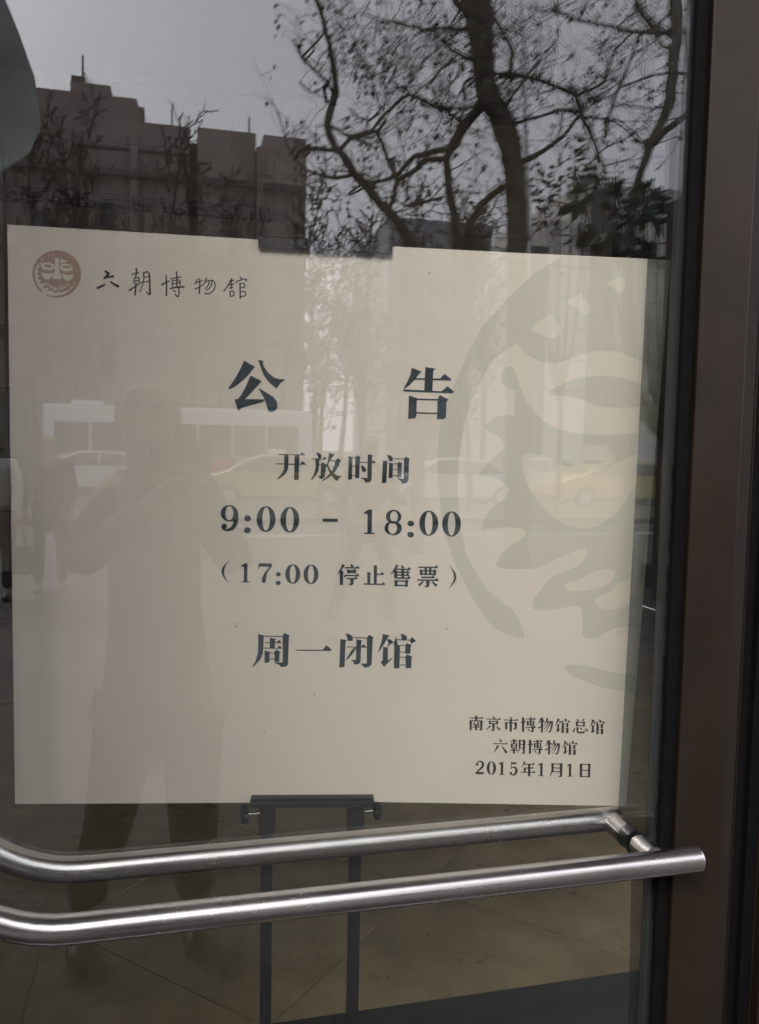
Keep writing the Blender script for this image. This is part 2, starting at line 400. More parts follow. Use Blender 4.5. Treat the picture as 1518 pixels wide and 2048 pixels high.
poly = [PP(x, y) for x, y in outline]
G().prism([p-NP*.0006 for p in poly], -NP*.005).make('backing_board', 'foam', poster)
ob('printed_sheet', poly, [tuple(range(len(poly)))], 'paper', poster)
RX = lambda y: 1342-(y-520)*90/1092 - 1.5
_off = [0]
def clip_right(pts):
    out = []
    for i in range(len(pts)):
        a, b = pts[i-1], pts[i]; fa, fb = RX(a[1])-a[0], RX(b[1])-b[0]
        if (fa < 0) != (fb < 0):
            t = fa/(fa-fb); out.append((a[0]+(b[0]-a[0])*t, a[1]+(b[1]-a[1])*t))
        if fb >= 0: out.append(b)
    return out
class Print:
    def __init__(s, base): s.v = []; s.f = []; s.o = base
    def poly(s, pts):
        if len(pts) < 3: return
        n = len(s.v); s.o += 4e-6; s.v += [PP(x, y, s.o) for x, y in pts]; s.f.append(tuple(range(n, n+len(pts))))
    def strip(s, A, B):
        n = len(s.v); s.o += 4e-6; s.v += [PP(x, y, s.o) for x, y in A] + [PP(x, y, s.o) for x, y in B]; k = len(A)
        s.f += [(n+i, n+i+1, n+k+i+1, n+k+i) for i in range(k-1)]
    def make(s, name, m, **props):
        me = bpy.data.meshes.new(name); me.from_pydata([tuple(v) for v in s.v], [], s.f); me.materials.append(MT[m])
        bm = bmesh.new(); bm.from_mesh(me); bmesh.ops.triangulate(bm, faces=[f for f in bm.faces if len(f.verts) > 4], ngon_method='EAR_CLIP'); bm.to_mesh(me); bm.free()
        o = bpy.data.objects.new(name, me); COL.objects.link(o); o.parent = poster; o.matrix_parent_inverse = Matrix.Translation(-board_c)
        for k, v in props.items(): o[k] = v
        return o
def smoothp(pts, closed=True, it=2):
    for _ in range(it):
        q = []; n = len(pts)
        for i in range(n if closed else n-1):
            a, b = pts[i], pts[(i+1) % n]; q += [(a[0]*.75+b[0]*.25, a[1]*.75+b[1]*.25), (a[0]*.25+b[0]*.75, a[1]*.25+b[1]*.75)]
        pts = q if closed else [pts[0]]+q+[pts[-1]]
    return pts
# --- large pale mask emblem
c5 = lambda pts: [(850+x/2.76, 500+y/2.76) for x, y in pts]
c6 = lambda pts: [(850+x/2.76, 1000+y/2.76) for x, y in pts]
em = Print(.0001)
head = c5([(760,32),(600,130),(430,290),(320,420),(240,560),(180,700),(110,850),(78,1000),(68,1150),(74,1300),(88,1450),(110,1600)]) + \
       c6([(120,220),(170,360),(240,500),(310,620),(380,705),(450,745),(545,768),(547,740),(520,660),(480,600),(430,570),(340,490),(280,400),(225,300),(200,150)]) + \
       c5([(185,1400),(180,1300),(185,1150),(200,1050),(225,930),(260,820),(320,700),(380,600),(440,558),(510,515),(545,560),(590,595),(650,620),(720,628),(800,600),(900,565),(980,555),(1080,565),(1160,600),(1205,622),(1320,700),(1420,760),(1420,58),(1000,42)])
em.poly(clip_right(head))
em.poly(clip_right(smoothp(c5([(677,802),(690,775),(750,745),(830,710),(930,695),(1020,695),(1100,705),(1200,745),(1300,795),(1400,830),(1400,870),(1300,862),(1180,865),(1080,872),(980,868),(920,850),(860,820),(790,805)]), it=1)))
face = c5([(420,690),(430,655),(465,640),(490,650),(505,690),(520,740),(550,820),(600,890),(660,950),(740,990),(850,1015),(1000,1020),(1130,1015),(1240,990),(1330,950),(1420,900),(1420,1380)]) + \
       c6([(1420,60),(1420,720),(1190,710),(1130,700),(1060,705),(1010,725),(950,760),(900,768),(870,750),(865,700),(872,640),(860,595),(830,582),(790,590),(700,605),(605,605),(590,590),(610,530),(650,480),(700,420),(640,395),(610,378),(530,382),(430,380),(390,362),(420,300),(470,250),(540,210),(562,180),(530,155),(440,150),(315,165)]) + \
       c5([(325,1490),(350,1440),(400,1400),(455,1360),(465,1320),(420,1275),(360,1250),(295,1245),(340,1180),(400,1130),(435,1100),(440,1070),(400,1020),(340,995),(325,970),(380,925),(440,910),(490,912),(498,830),(495,775),(455,765),(425,735)])
em.poly(clip_right(face))
em.poly(clip_right(smoothp(c6([(755,925),(790,908),(860,908),(950,930),(1050,955),(1180,965),(1300,968),(1300,1080),(1160,1064),(1080,1055),(980,1035),(880,1000),(810,970)]), it=1)))
em.make('emblem', 'sage')
for q in ([(985,183),(1105,138),(1108,170),(1100,215),(1080,236),(1060,228),(1040,208)],
          [(768,290),(865,235),(872,268),(910,295),(915,335),(898,362),(875,358),(840,320),(820,303)],
          [(567,443),(698,342),(708,385),(755,425),(755,450),(725,482),(690,486),(650,475),(620,455)],
          [(535,1130),(600,1120),(680,1140),(740,1180),(800,1203),(860,1210),(960,1210),(1050,1180),(1130,1140),(1190,1120),(1260,1150),(1240,1180),(1165,1280),(1130,1350),(1080,1425),(1010,1492),(940,1530),(870,1540),(800,1525),(720,1488),(660,1430),(600,1360),(560,1290),(536,1200)]):
    em = Print(.0003); em.poly(clip_right(smoothp(c5(q), it=2))); em.make('emblem_highlight', 'pinkish')
for q in ([(765,462),(800,450),(860,440),(920,400),(980,380),(1030,382),(1048,410),(1030,450),(980,480),(900,500),(820,508),(775,490)],
          [(930,555),(960,535),(1030,500),(1080,450),(1130,435),(1170,450),(1165,520),(1130,570),(1080,600),(1020,605),(960,595)],
          [(600,384),(690,345),(760,310),(850,272),(893,265),(898,300),(870,340),(830,370),(760,400),(700,424),(640,440),(600,420)],
          [(1190,560),(1240,500),(1290,480),(1290,640),(1200,650)]):
    em = Print(.0003); em.poly(clip_right(smoothp(c6(q), it=2))); em.make('emblem_highlight', 'pinkish')
# --- small round mask seal
s6 = lambda pts: [(50+x/11.68, 490+y/11.68) for x, y in pts]
se = Print(.0001); se.poly([(50+(742+566*math.cos(a))/11.68, 490+(680+556*math.sin(a))/11.68) for a in [2*math.pi*k/48 for k in range(48)]]); se.make('seal', 'seal')
se = Print(.0003)
for q in ([(345,380),(300,440),(245,540),(225,650),(235,780),(285,920),(370,1030),(405,1085),(330,1110),(440,1200),(505,1158),(560,1178),(640,1186),(740,1187),(880,1160),(1000,1100),(1070,1030),(1130,970),(1100,955),(1060,1010),(1000,1060),(940,1090),(890,1080),(840,1110),(800,1090),(740,1110),(690,1125),(660,1080),(600,1075),(545,1060),(530,1010),(440,1000),(420,960),(520,900),(530,870),(440,895),(350,900),(330,870),(390,815),(290,800),(330,720),(280,680),(320,610),(290,560),(340,510),(320,440)],
          [(345,380),(390,420),(450,410),(530,400),(610,420),(670,460),(690,500),(680,560),(620,590),(540,600),(460,585),(400,540),(365,480)],
          [(820,480),(870,440),(960,430),(1040,460),(1090,510),(1115,550),(1115,590),(1050,610),(970,620),(880,600),(830,560)],
          [(815,345),(880,340),(960,355),(1005,385),(930,400),(870,410),(835,440)],
          [(700,300),(790,300),(790,430),(800,600),(850,740),(855,800),(640,790),(655,720),(695,600),(700,450)],
          [(370,640),(450,650),(530,670),(620,655),(660,650),(640,710),(590,770),(540,815),(470,800),(410,740)],
          [(850,655),(920,690),(1020,705),(1130,680),(1125,740),(1080,800),(1020,835),(950,830),(890,770)],
          [(365,340),(410,300),(435,360)], [(440,280),(470,270),(500,300),(470,310)], [(535,240),(580,240),(555,270)], [(630,220),(700,220),(690,240),(640,240)], [(1130,880),(1165,880),(1150,920)],
          [(480,960),(540,925),(610,925),(540,965)], [(560,990),(640,950),(655,1000),(600,1015)], [(650,1040),(690,990),(740,985),(735,1050),(690,1065)], [(750,1060),(770,1000),(820,1050)],
          [(800,960),(840,950),(860,1000),(910,1040),(850,1040)], [(880,950),(920,945),(970,1000),(920,1000)], [(960,900),(1020,920),(1045,960),(990,950)]):
    se.poly(s6(q))
se.make('seal_face', 'seal_paper')
se = Print(.0005)
se.poly(s6([(435,480),(500,455),(570,460),(630,490),(660,515),(600,525),(530,522),(470,505)]))
se.poly(s6([(850,520),(900,490),(970,480),(1040,495),(1080,520),(1020,545),(920,540)]))
se.make('seal_eye', 'seal')
# --- brush lettering 六朝博物館
def stroke(P, pts, w0, w1, f=lambda p: p):
    pts = [f(p) for p in smoothp(pts, closed=False, it=2)] if len(pts) > 2 else [f(p) for p in pts]
    A, B = [], []; n = len(pts)
    for i, p in enumerate(pts):
        a, b = pts[max(i-1, 0)], pts[min(i+1, n-1)]; dx, dy = b[0]-a[0], b[1]-a[1]; l = math.hypot(dx, dy) or 1
        w_ = (w0+(w1-w0)*i/(n-1))/2; A.append((p[0]-dy/l*w_, p[1]+dx/l*w_)); B.append((p[0]+dy/l*w_, p[1]-dx/l*w_))
    P.strip(A, B)
b1 = lambda p: (50+p[0]/3.23, 480+p[1]/3.23)
k1 = 1/3.23
BR = {'liu': [([(516,198),(530,210),(545,224)],9,20),([(540,220),(524,234),(510,248)],16,5),([(505,250),(540,238),(574,234)],6,13),([(463,314),(480,300),(520,284)],4,5),([(466,310),(490,302),(515,290)],18,4),([(548,268),(575,285),(607,302)],4,17)],
 'chao': [([(688,225),(712,215),(737,210)],5,6),([(718,182),(722,210),(712,246)],9,5),([(706,246),(704,286)],5,4),([(706,248),(740,238),(734,276)],4,6),([(707,266),(737,258)],4,4),([(672,328),(712,300),(762,268)],9,3),([(718,272),(714,315),(710,358)],5,9),
          ([(765,208),(770,260),(742,338)],6,3),([(766,212),(803,201),(806,280),(808,354)],5,10),([(770,242),(803,236)],4,4),([(770,272),(803,266)],4,4),([(808,354),(795,348),(782,332)],9,3)],
 'bo': [([(882,292),(905,276),(935,264)],9,5),([(911,224),(915,300),(913,362)],5,9),([(938,252),(975,243),(1012,238)],4,5),([(978,202),(982,250),(981,302)],6,5),([(950,262),(953,302)],5,4),([(950,263),(1003,254),(1000,294)],4,5),([(955,282),(1000,274)],4,4),([(934,314),(985,304),(1030,302)],6,9),([(994,300),(996,345),(990,372),(968,350)],5,6),([(958,322),(972,336)],4,7)],
 'wu': [([(1113,250),(1108,270),(1096,288)],6,3),([(1104,276),(1125,270),(1148,260)],4,4),([(1128,246),(1130,300),(1124,348)],4,7),([(1096,318),(1120,308),(1152,288)],5,4),([(1172,244),(1166,268),(1148,292)],6,3),([(1164,268),(1222,256),(1232,305),(1200,348),(1160,346)],4,5),([(1192,268),(1182,298),(1160,318)],5,3),([(1210,266),(1200,305),(1170,328)],5,3)],
 'guan': [([(1337,248),(1315,290),(1283,332)],6,5),([(1318,266),(1352,260)],4,4),([(1316,291),(1352,284)],4,4),([(1314,312),(1346,305)],4,4),([(1336,254),(1331,318)],4,5),([(1324,330),(1327,368)],5,5),([(1325,332),(1351,326),(1349,362)],4,5),([(1327,365),(1350,360)],4,4),([(1388,236),(1400,252)],4,8),([(1362,280),(1370,264),(1438,248),(1424,270)],4,4),([(1389,276),(1390,380)],6,5),([(1390,284),(1421,278),(1418,306)],4,5),([(1392,310),(1418,305)],4,4),([(1391,336),(1427,328),(1423,362)],4,5),([(1392,366),(1423,361)],4,4)]}
for k, sts in BR.items():
    P_ = Print(.0001)
    for pts, w0, w1 in sts: stroke(P_, pts, (w0+3.2)*k1, (w1+3.2)*k1, b1)
    P_.make('brush_character', 'brush_ink')
# --- printed characters: raw outlines in close-up coordinates
def rawchars(polys_list, f, m='ink', name='character'):
    P_ = Print(.0006)
    for q in polys_list: P_.poly([f(p) for p in q])
    P_.make(name, m)
def bar(x0, y0, x1, y1, t=8): return [(x0, y0-t/2), (x1, y1-t/2), (x1, y1+t/2), (x0, y0+t/2)]
fa = lambda p: (400+p[0]/2.711, 680+p[1]/2.711)
rawchars([[(240,112),(298,145),(290,155),(262,190),(225,225),(185,255),(158,267),(152,262),(165,245),(195,200),(220,155)],
 [(315,106),(347,115),(340,125),(350,150),(370,178),(400,202),(430,212),(455,212),(458,220),(438,232),(415,264),(405,255),(370,225),(345,190),(330,150)],
 [(275,193),(334,222),(325,235),(300,262),(265,300),(245,320),(350,322),(345,335),(270,355),(222,370),(212,384),(203,375),(192,340),(187,322),(205,320),(225,295),(250,250),(270,200)],
 [(322,262),(360,285),(400,310),(418,335),(420,365),(405,387),(385,391),(370,385),(360,350),(345,310),(318,265)]], fa)
rawchars([[(1148,150),(1203,172),(1190,182),(1165,215),(1130,250),(1108,266),(1104,262),(1120,235),(1140,190)], bar(1165,211,1330,214,9), [(1300,212),(1325,183),(1363,212),(1360,220),(1300,218)],
 [(1222,146),(1276,155),(1265,168),(1260,280),(1215,280)], [(1100,272),(1110,268),(1310,278),(1342,250),(1377,280),(1370,289),(1105,279)],
 [(1133,300),(1176,315),(1173,415),(1165,425),(1128,428)], bar(1170,321,1292,324), bar(1170,395,1290,398), [(1300,298),(1348,322),(1337,335),(1333,420),(1320,430),(1285,430),(1288,322)]], fa)
fb = lambda p: (540+p[0]/5.06, 890+p[1]/5.06)
rawchars([bar(85,94,320,99,9), [(300,100),(325,70),(362,104)], bar(66,190,330,196,9), [(303,194),(330,163),(370,200)],
 [(142,98),(188,98),(186,200),(180,250),(160,290),(110,330),(75,350),(68,345),(110,300),(138,250),(143,200)], [(250,98),(298,98),(290,352),(243,352)]], fb)
rawchars([[(468,74),(500,82),(522,105),(520,130),(505,140),(490,135),(482,110)], bar(422,139,560,144,9), [(535,140),(552,115),(578,146)],
 [(455,145),(500,145),(498,200),(490,260),(470,300),(420,360),(412,355),(440,300),(458,250),(462,200)], bar(495,198,530,202,7),
 [(525,175),(568,192),(560,280),(555,320),(530,345),(500,335),(495,318),(470,312),(512,312),(515,270),(518,200)],
 [(598,78),(655,95),(640,110),(610,160),(580,215),(562,240),(558,230),(580,180),(592,120)], bar(615,158,690,163,9), [(660,165),(685,130),(722,162),(705,168)],
 [(660,160),(705,168),(695,210),(660,270),(610,320),(528,368),(524,362),(580,315),(630,255),(655,200)], [(585,190),(600,230),(630,275),(670,305),(720,318),(720,324),(700,335),(682,365),(650,345),(610,290),(580,230)]], fb)
rawchars([[(795,108),(835,125),(830,345),(790,352)], [(862,125),(880,103),(918,122),(910,135),(903,332),(862,338)], bar(832,128,866,129,7), bar(830,217,866,217,7), bar(830,308,866,308,7),
 bar(905,174,1060,180,9), [(1035,178),(1045,150),(1075,182)], [(990,93),(1043,102),(1033,115),(1028,350),(1015,375),(965,380),(955,355),(925,338),(922,330),(985,335)], [(918,203),(950,215),(972,240),(972,265),(950,275),(930,265),(925,235)]], fb)
rawchars([[(1180,100),(1220,105),(1245,130),(1243,158),(1225,168),(1205,160),(1195,125)], bar(1258,138,1365,142,8), [(1142,157),(1195,165),(1188,180),(1178,382),(1132,384)],
 [(1355,145),(1375,117),(1416,142),(1408,155),(1402,350),(1385,382),(1335,393),(1330,370),(1295,345),(1298,337),(1352,345)], [(1205,175),(1245,188),(1240,330),(1200,337)], [(1288,190),(1305,168),(1342,188),(1335,200),(1330,325),(1290,330)],
 bar(1242,190,1292,190,7), bar(1240,248,1290,248,7), bar(1240,310,1290,310,7)], fb)
fc = lambda p: (490+p[0]/4.217, 1250+p[1]/4.217)
ZHOU = [[(110,75),(158,88),(155,180),(150,240),(130,290),(70,355),(62,350),(90,300),(108,240),(112,150)], bar(155,93,322,96), [(318,90),(330,66),(378,90),(370,105),(362,335),(340,352),(300,355),(295,340),(250,320),(250,315),(318,315)],
 bar(166,148,295,150,7), [(262,148),(290,125),(310,152)], [(210,106),(262,118),(255,130),(250,192),(208,192)], bar(150,194,312,197,7), [(270,195),(292,172),(315,199)],
 [(165,215),(208,225),(205,315),(165,320)], [(248,228),(262,208),(300,228),(292,240),(288,310),(248,312)], bar(206,235,250,235,7), bar(205,288,250,288,7)]
YI = [[(430,208),(655,208),(688,170),(732,210),(728,218),(430,216)]]
BI = [[(845,72),(885,78),(912,102),(908,128),(885,137),(865,128),(860,100)], bar(922,107,1032,110), [(805,118),(860,128),(848,142),(840,355),(795,360)], [(1028,108),(1045,82),(1087,105),(1078,118),(1068,330),(1050,352),(1008,362),(998,345),(972,325),(1028,325)],
 bar(858,185,1028,187,7), [(980,184),(998,160),(1028,188)], [(940,120),(990,130),(980,145),(975,310),(960,330),(920,332),(915,310),(888,295),(935,295)], [(925,190),(940,190),(915,235),(880,275),(850,302),(848,296),(870,260),(900,210)]]
GUAN = [[(1160,75),(1222,90),(1205,105),(1180,150),(1128,230),(1122,225),(1145,160),(1158,110)], [(1195,120),(1230,122),(1255,145),(1230,160),(1205,185),(1200,175),(1212,155)], [(1165,185),(1215,190),(1205,200),(1205,300),(1248,272),(1240,285),(1172,355),(1143,315),(1160,300)],
 [(1308,74),(1345,80),(1368,100),(1362,125),(1320,125),(1318,95)], bar(1275,124,1400,128), [(1275,100),(1282,130),(1290,160),(1275,180),(1250,160),(1262,130)], [(1390,125),(1410,100),(1445,138),(1430,142),(1400,160),(1395,140)],
 [(1258,165),(1308,170),(1302,365),(1255,366)], bar(1300,173,1360,173,7), bar(1300,228,1355,228,7), bar(1300,272,1355,272,7), bar(1300,337,1358,337,7), [(1352,168),(1365,152),(1408,170),(1398,180),(1395,240),(1352,245)], [(1352,265),(1368,248),(1414,268),(1405,280),(1402,362),(1356,366)]]
for q in (ZHOU, YI, BI, GUAN): rawchars(q, fc)
# --- small glyphs from strokes in a 100 x 100 box
def Hh(x0, x1, y, t=6.5, s=1.0): return [bar(x0, y, x1, y, t), [(x1-15*s, y-t/2), (x1-6*s, y-t/2-9*s), (x1+1, y+t/2)]]
def Vv(x, y0, y1, w=13): return [[(x-w/2-2, y0-2), (x+w/2+1, y0), (x+w/2, y1), (x-w/2, y1)]]
def Hk(x, y0, y1, w=13): return [[(x-w/2-2, y0-4), (x+w/2+3, y0), (x+w/2, y1-6), (x+w/2-5, y1), (x-w/2-3, y1+1), (x-w/2-12, y1-7), (x-w/2, y1-7)]]
def Bx(x0, x1, y0, y1, mids=(), w=12, t=6.5): return Vv(x0+w/2, y0, y1, w)+[[(x1-w, y0), (x1-w/2, y0-6), (x1+3, y0+3), (x1, y0+7), (x1, y1), (x1-w, y1)]]+[bar(x0+w/2, y0+t/2, x1-w/2, y0+t/2, t), bar(x0+w/2, y1-t/2-2, x1-w/2, y1-t/2-2, t)]+[bar(x0+w/2, m, x1-w/2, m, t) for m in mids]
def Tp(x0, y0, x1, y1, w0=13, w1=3, bend=.12):
    mx, my = (x0+x1)/2+(y1-y0)*bend, (y0+y1)/2-(x1-x0)*bend*0; pts = []
    for i in range(7):
        t = i/6; pts.append(((1-t)**2*x0+2*t*(1-t)*mx+t*t*x1, (1-t)**2*y0+2*t*(1-t)*my+t*t*y1))
    A, B = [], []
    for i, p in enumerate(pts):
        a, b = pts[max(i-1, 0)], pts[min(i+1, 6)]; dx, dy = b[0]-a[0], b[1]-a[1]; l = math.hypot(dx, dy) or 1; w_ = (w0+(w1-w0)*i/6)/2
        A.append((p[0]-dy/l*w_, p[1]+dx/l*w_)); B.append((p[0]+dy/l*w_, p[1]-dx/l*w_))
    return [A+B[::-1]]
D_ = lambda x0, y0, x1, y1, a=4, b=13: Tp(x0, y0, x1, y1, a, b, .0)
gn = lambda polys, x0, x1, y0, y1: [[((p[0]-x0)/(x1-x0)*100, (p[1]-y0)/(y1-y0)*100) for p in q] for q in polys]
GL = {
 '停': Tp(30,2,4,48)+Vv(22,32,98)+D_(60,0,70,13)+Hh(36,98,17)+Bx(46,84,27,43)+Hh(36,97,53)+Tp(38,50,33,64,8,4)+Hh(44,90,67)+Hk(67,68,98),
 '止': Vv(54,4,92)+Hh(54,92,46)+Vv(25,38,92)+Hh(2,98,95),
 '售': Tp(32,0,4,42)+Vv(26,24,62)+D_(50,0,60,14)+Hh(28,94,19)+Hh(28,88,33)+Hh(28,88,46)+Hh(28,94,60)+Vv(58,18,60,12)+Bx(22,82,70,99),
 '票': Hh(6,94,6)+Bx(14,86,19,43)+Vv(40,6,42,9)+Vv(60,6,42,9)+Hh(20,80,53)+Hh(3,97,66)+Hk(50,66,99)+D_(30,72,10,92,6,12)+D_(68,72,90,92,5,14),
 '南': Hh(4,96,15)+Vv(50,0,32,12)+Vv(15,32,100,13)+[bar(15,34,85,34,7)]+Hk(84,32,98,13)+D_(35,40,42,54,3,10)+D_(65,40,58,54,10,4)+Hh(28,72,60)+Hh(26,74,76)+Vv(50,60,97,12),
 '京': D_(44,0,58,15,4,14)+Hh(3,97,19)+Bx(20,80,31,54)+Hk(50,54,99,13)+Tp(30,64,4,92,12,3)+D_(68,66,92,90,5,15),
 '市': D_(44,0,56,16,4,14)+Hh(3,97,22)+Vv(50,22,100,14)+Vv(20,38,86,13)+[bar(20,41,82,41,7)]+Hk(82,38,84,13),
 '博': Hh(0,34,34)+Vv(17,2,99,14)+Hh(36,98,12)+D_(80,0,92,10,3,9)+Vv(66,0,58,11)+Bx(42,90,24,56,(40,),10,5)+Hh(32,100,67)+Hk(80,60,99,12)+D_(46,74,58,90,3,12),
 '物': Tp(16,6,2,42,9,3)+Hh(10,44,27)+Vv(27,0,100,13)+Tp(0,70,46,50,10,4,0)+Tp(62,0,42,46,13,3)+[bar(56,24,92,24,7)]+Tp(92,20,78,98,13,9)+D_(80,98,66,88,9,3)+Tp(68,26,40,80,10,3)+Tp(82,26,48,96,10,3),
 '总': D_(26,0,38,17,4,13)+D_(74,0,62,17,13,4)+Bx(22,80,20,52)+D_(16,62,4,90,5,13)+Vv(32,58,88,12)+[bar(30,92,76,92,12)]+D_(76,90,78,74,12,3)+D_(48,56,60,74,4,12)+D_(82,60,98,82,4,14),
 '六': D_(44,0,58,20,4,16)+Hh(3,97,34)+Tp(36,46,4,99,15,3)+Tp(60,46,94,97,4,18,-.04),
 '朝': Hh(2,48,13)+Vv(25,0,30,11)+Bx(6,46,29,64,(46,),11,5)+Hh(0,52,77)+Vv(26,64,100,12)+Tp(64,4,52,99,12,3)+Vv(63,4,64,11)+[bar(62,8,92,8,6),bar(62,35,90,35,6),bar(62,60,90,60,6)]+Hk(91,4,99,13),
 '年': Tp(28,0,6,40,12,3)+Hh(24,92,18)+Hh(26,86,44)+Vv(30,44,71,12)+Hh(2,98,73)+Vv(58,18,100,14),
 '月': Tp(28,3,10,99,14,4)+Vv(27,4,66,13)+[bar(26,7,80,7,7),bar(26,35,80,35,7),bar(26,62,80,62,7)]+Hk(81,3,99,14),
 '日': Bx(17,83,3,98,(49,),15,7),
 '馆': gn(GUAN, 1122, 1445, 72, 366),
}
def ring(cx, cy, a, b, ix, ia, ib, n=28):
    return ('ring', [(cx+a*math.cos(t), cy+b*math.sin(t)) for t in [2*math.pi*k/n for k in range(n+1)]], [(ix+ia*math.cos(t), cy+ib*math.sin(t)) for t in [2*math.pi*k/n for k in range(n+1)]])
def arc(pts, ws): return ('arc', pts, ws)
ell = lambda cx, cy, r, q=14, ry=None: [(cx+r*math.cos(2*math.pi*k/q), cy+(ry or r)*math.sin(2*math.pi*k/q)) for k in range(q)]
DG = {
 '0': [ring(35,50,35,50,35,14,45)],
 '1': [[(22,3),(46,0),(46,96),(22,96)],[(23,3),(23,18),(3,20),(3,14)],[(4,95),(62,95),(62,100),(4,100)]],
 '8': [ring(36,27,30,27,38,15,22),ring(35,72,34,28,33,17,23)],
 '9': [ring(35,32,33,32,35,15,27.5),arc([(60,25),(62,60),(50,90),(26,98)],(16,18,14,7)),ell(16,84,11),arc([(8,88),(18,99),(34,97)],(5,6,5))],
 '7': [[(6,0),(68,0),(68,12),(66,17),(9,17),(6,30),(2,30)],[(62,12),(67,16),(46,50),(42,76),(40,98),(30,101),(20,94),(22,76),(34,48)]],
 '2': [arc([(12,22),(20,5),(38,1),(54,8),(60,26),(50,48),(30,68),(6,92)],(5,7,9,15,18,15,10,6)),ell(15,26,10),[(4,90),(26,82),(60,84),(66,72),(64,100),(4,100)]],
 '5': [[(16,0),(58,2),(54,16),(16,16)],[(14,0),(20,0),(18,48),(12,50)],arc([(14,50),(28,38),(46,40),(56,56),(56,74),(44,94),(24,99),(10,88)],(4,7,13,18,18,14,7,5)),ell(14,84,10)],
 ':': [ell(20,40,18,14,12), ell(20,87,18,14,12)],
}
def draw_items(P_, items, f):
    for it in items:
        if isinstance(it, tuple) and it[0] == 'ring': P_.strip([f(p) for p in it[1]], [f(p) for p in it[2]])
        elif isinstance(it, tuple) and it[0] == 'arc':
            pts = smoothp(it[1], False, 2); ws0 = it[2]; n = len(pts); A, B = [], []
            for i, p in enumerate(pts):
                a, b = pts[max(i-1, 0)], pts[min(i+1, n-1)]; dx, dy = b[0]-a[0], b[1]-a[1]; l = math.hypot(dx, dy) or 1
                u = i/(n-1)*(len(ws0)-1); k = min(int(u), len(ws0)-2); w_ = (ws0[k]+(ws0[k+1]-ws0[k])*(u-k))/2
                A.append((p[0]-dy/l*w_, p[1]+dx/l*w_)); B.append((p[0]+dy/l*w_, p[1]-dx/l*w_))
            P_.strip([f(p) for p in A], [f(p) for p in B])
        else: P_.poly([f(p) for p in it])
def glyph(ch, x, y, w_, h_, slope=.024, m='ink', lean=-.016):
    P_ = Print(.0006); dig = ch in DG
    W_ = {':': 40}.get(ch, 68) if dig else 100
    f = lambda p: (x + p[0]/W_*w_ + p[1]/100*h_*lean, y + p[1]/100*h_ + p[0]/W_*w_*slope)
    draw_items(P_, DG[ch] if dig else GL[ch], f)
    P_.make('character', m)
def at(ox, oy, sc, x0, y0, x1, y1): return (ox+x0/sc, oy+y0/sc, (x1-x0)/sc, (y1-y0)/sc)
q = 2.711
for ch, b in (('9',(110,80,207,220)),(':',(238,97,280,236)),('0',(308,86,408,226)),('0',(437,90,537,230)),('1',(887,103,955,238)),('8',(1000,106,1095,244)),(':',(1123,130,1164,258)),('0',(1190,110,1290,248)),('0',(1314,114,1413,252))):
    x, y, w_, h_ = at(400, 980, q, *b); glyph(ch, x, y, w_, h_)
P_ = Print(.0006); P_.poly([(400+x/q, 980+y/q) for x, y in ((665,154),(748,156),(748,173),(665,171))]); P_.make('dash', 'ink')
q = 3.036
for ch, b in (('1',(157,48,217,166)),('7',(259,50,345,168)),(':',(368,72,403,184)),('0',(427,55,517,174)),('0',(538,57,627,176)),('停',(738,54,880,184)),('止',(902,58,1037,182)),('售',(1064,60,1197,192)),('票',(1226,66,1362,195))):
    x, y, w_, h_ = at(430, 1110, q, *b); glyph(ch, x, y, w_, h_, .02)
for s_, xx, yy in ((1, 84, 32), (-1, 1422, 66)):
    P_ = Print(.0006); A = []; B = []
    for i in range(13):
        t = i/12; yv = yy+t*140-(0 if s_ > 0 else 3); k = math.sin(math.pi*t)
        A.append((430+(xx-s_*44*k)/q, 1110+yv/q)); B.append((430+(xx-s_*(44-14)*k + s_*1)/q, 1110+yv/q))
    P_.strip(A, B); P_.make('bracket', 'ink')
q = 4.897
for i, ch in enumerate('南京市博物馆总馆'):
    x = 84+i*170; y = 104+i*5.0; X_, Y_, w_, h_ = at(920, 1410, q, x, y, x+150, y+145); glyph(ch, X_, Y_, w_, h_, .028, 'brush_ink')
for i, ch in enumerate('六朝博物馆'):
    x = 320+i*171; y = 330+i*4.5; X_, Y_, w_, h_ = at(920, 1410, q, x, y, x+150, y+140); glyph(ch, X_, Y_, w_, h_, .028, 'brush_ink')
for ch, b in (('2',(148,548,240,676)),('0',(262,550,352,682)),('1',(378,556,446,684)),('5',(482,558,570,688)),('年',(592,552,742,696)),('1',(764,566,832,696)),('月',(866,566,1020,704)),('1',(1046,574,1112,700)),('日',(1148,570,1304,708))):
    X_, Y_, w_, h_ = at(920, 1410, q, *b); glyph(ch, X_, Y_, w_, h_, .028, 'brush_ink')
# small specks on the sheet
for x, y, r in ((858,546,1.3),(472,1253,1.4),(474,1247,1.1),(529,1462,1.1),(893,1258,1.2),(629,1390,1.2)): P_ = Print(.0006); P_.poly(ell(x, y, r, 8, r*1.4)); P_.make('speck', 'brush_ink')
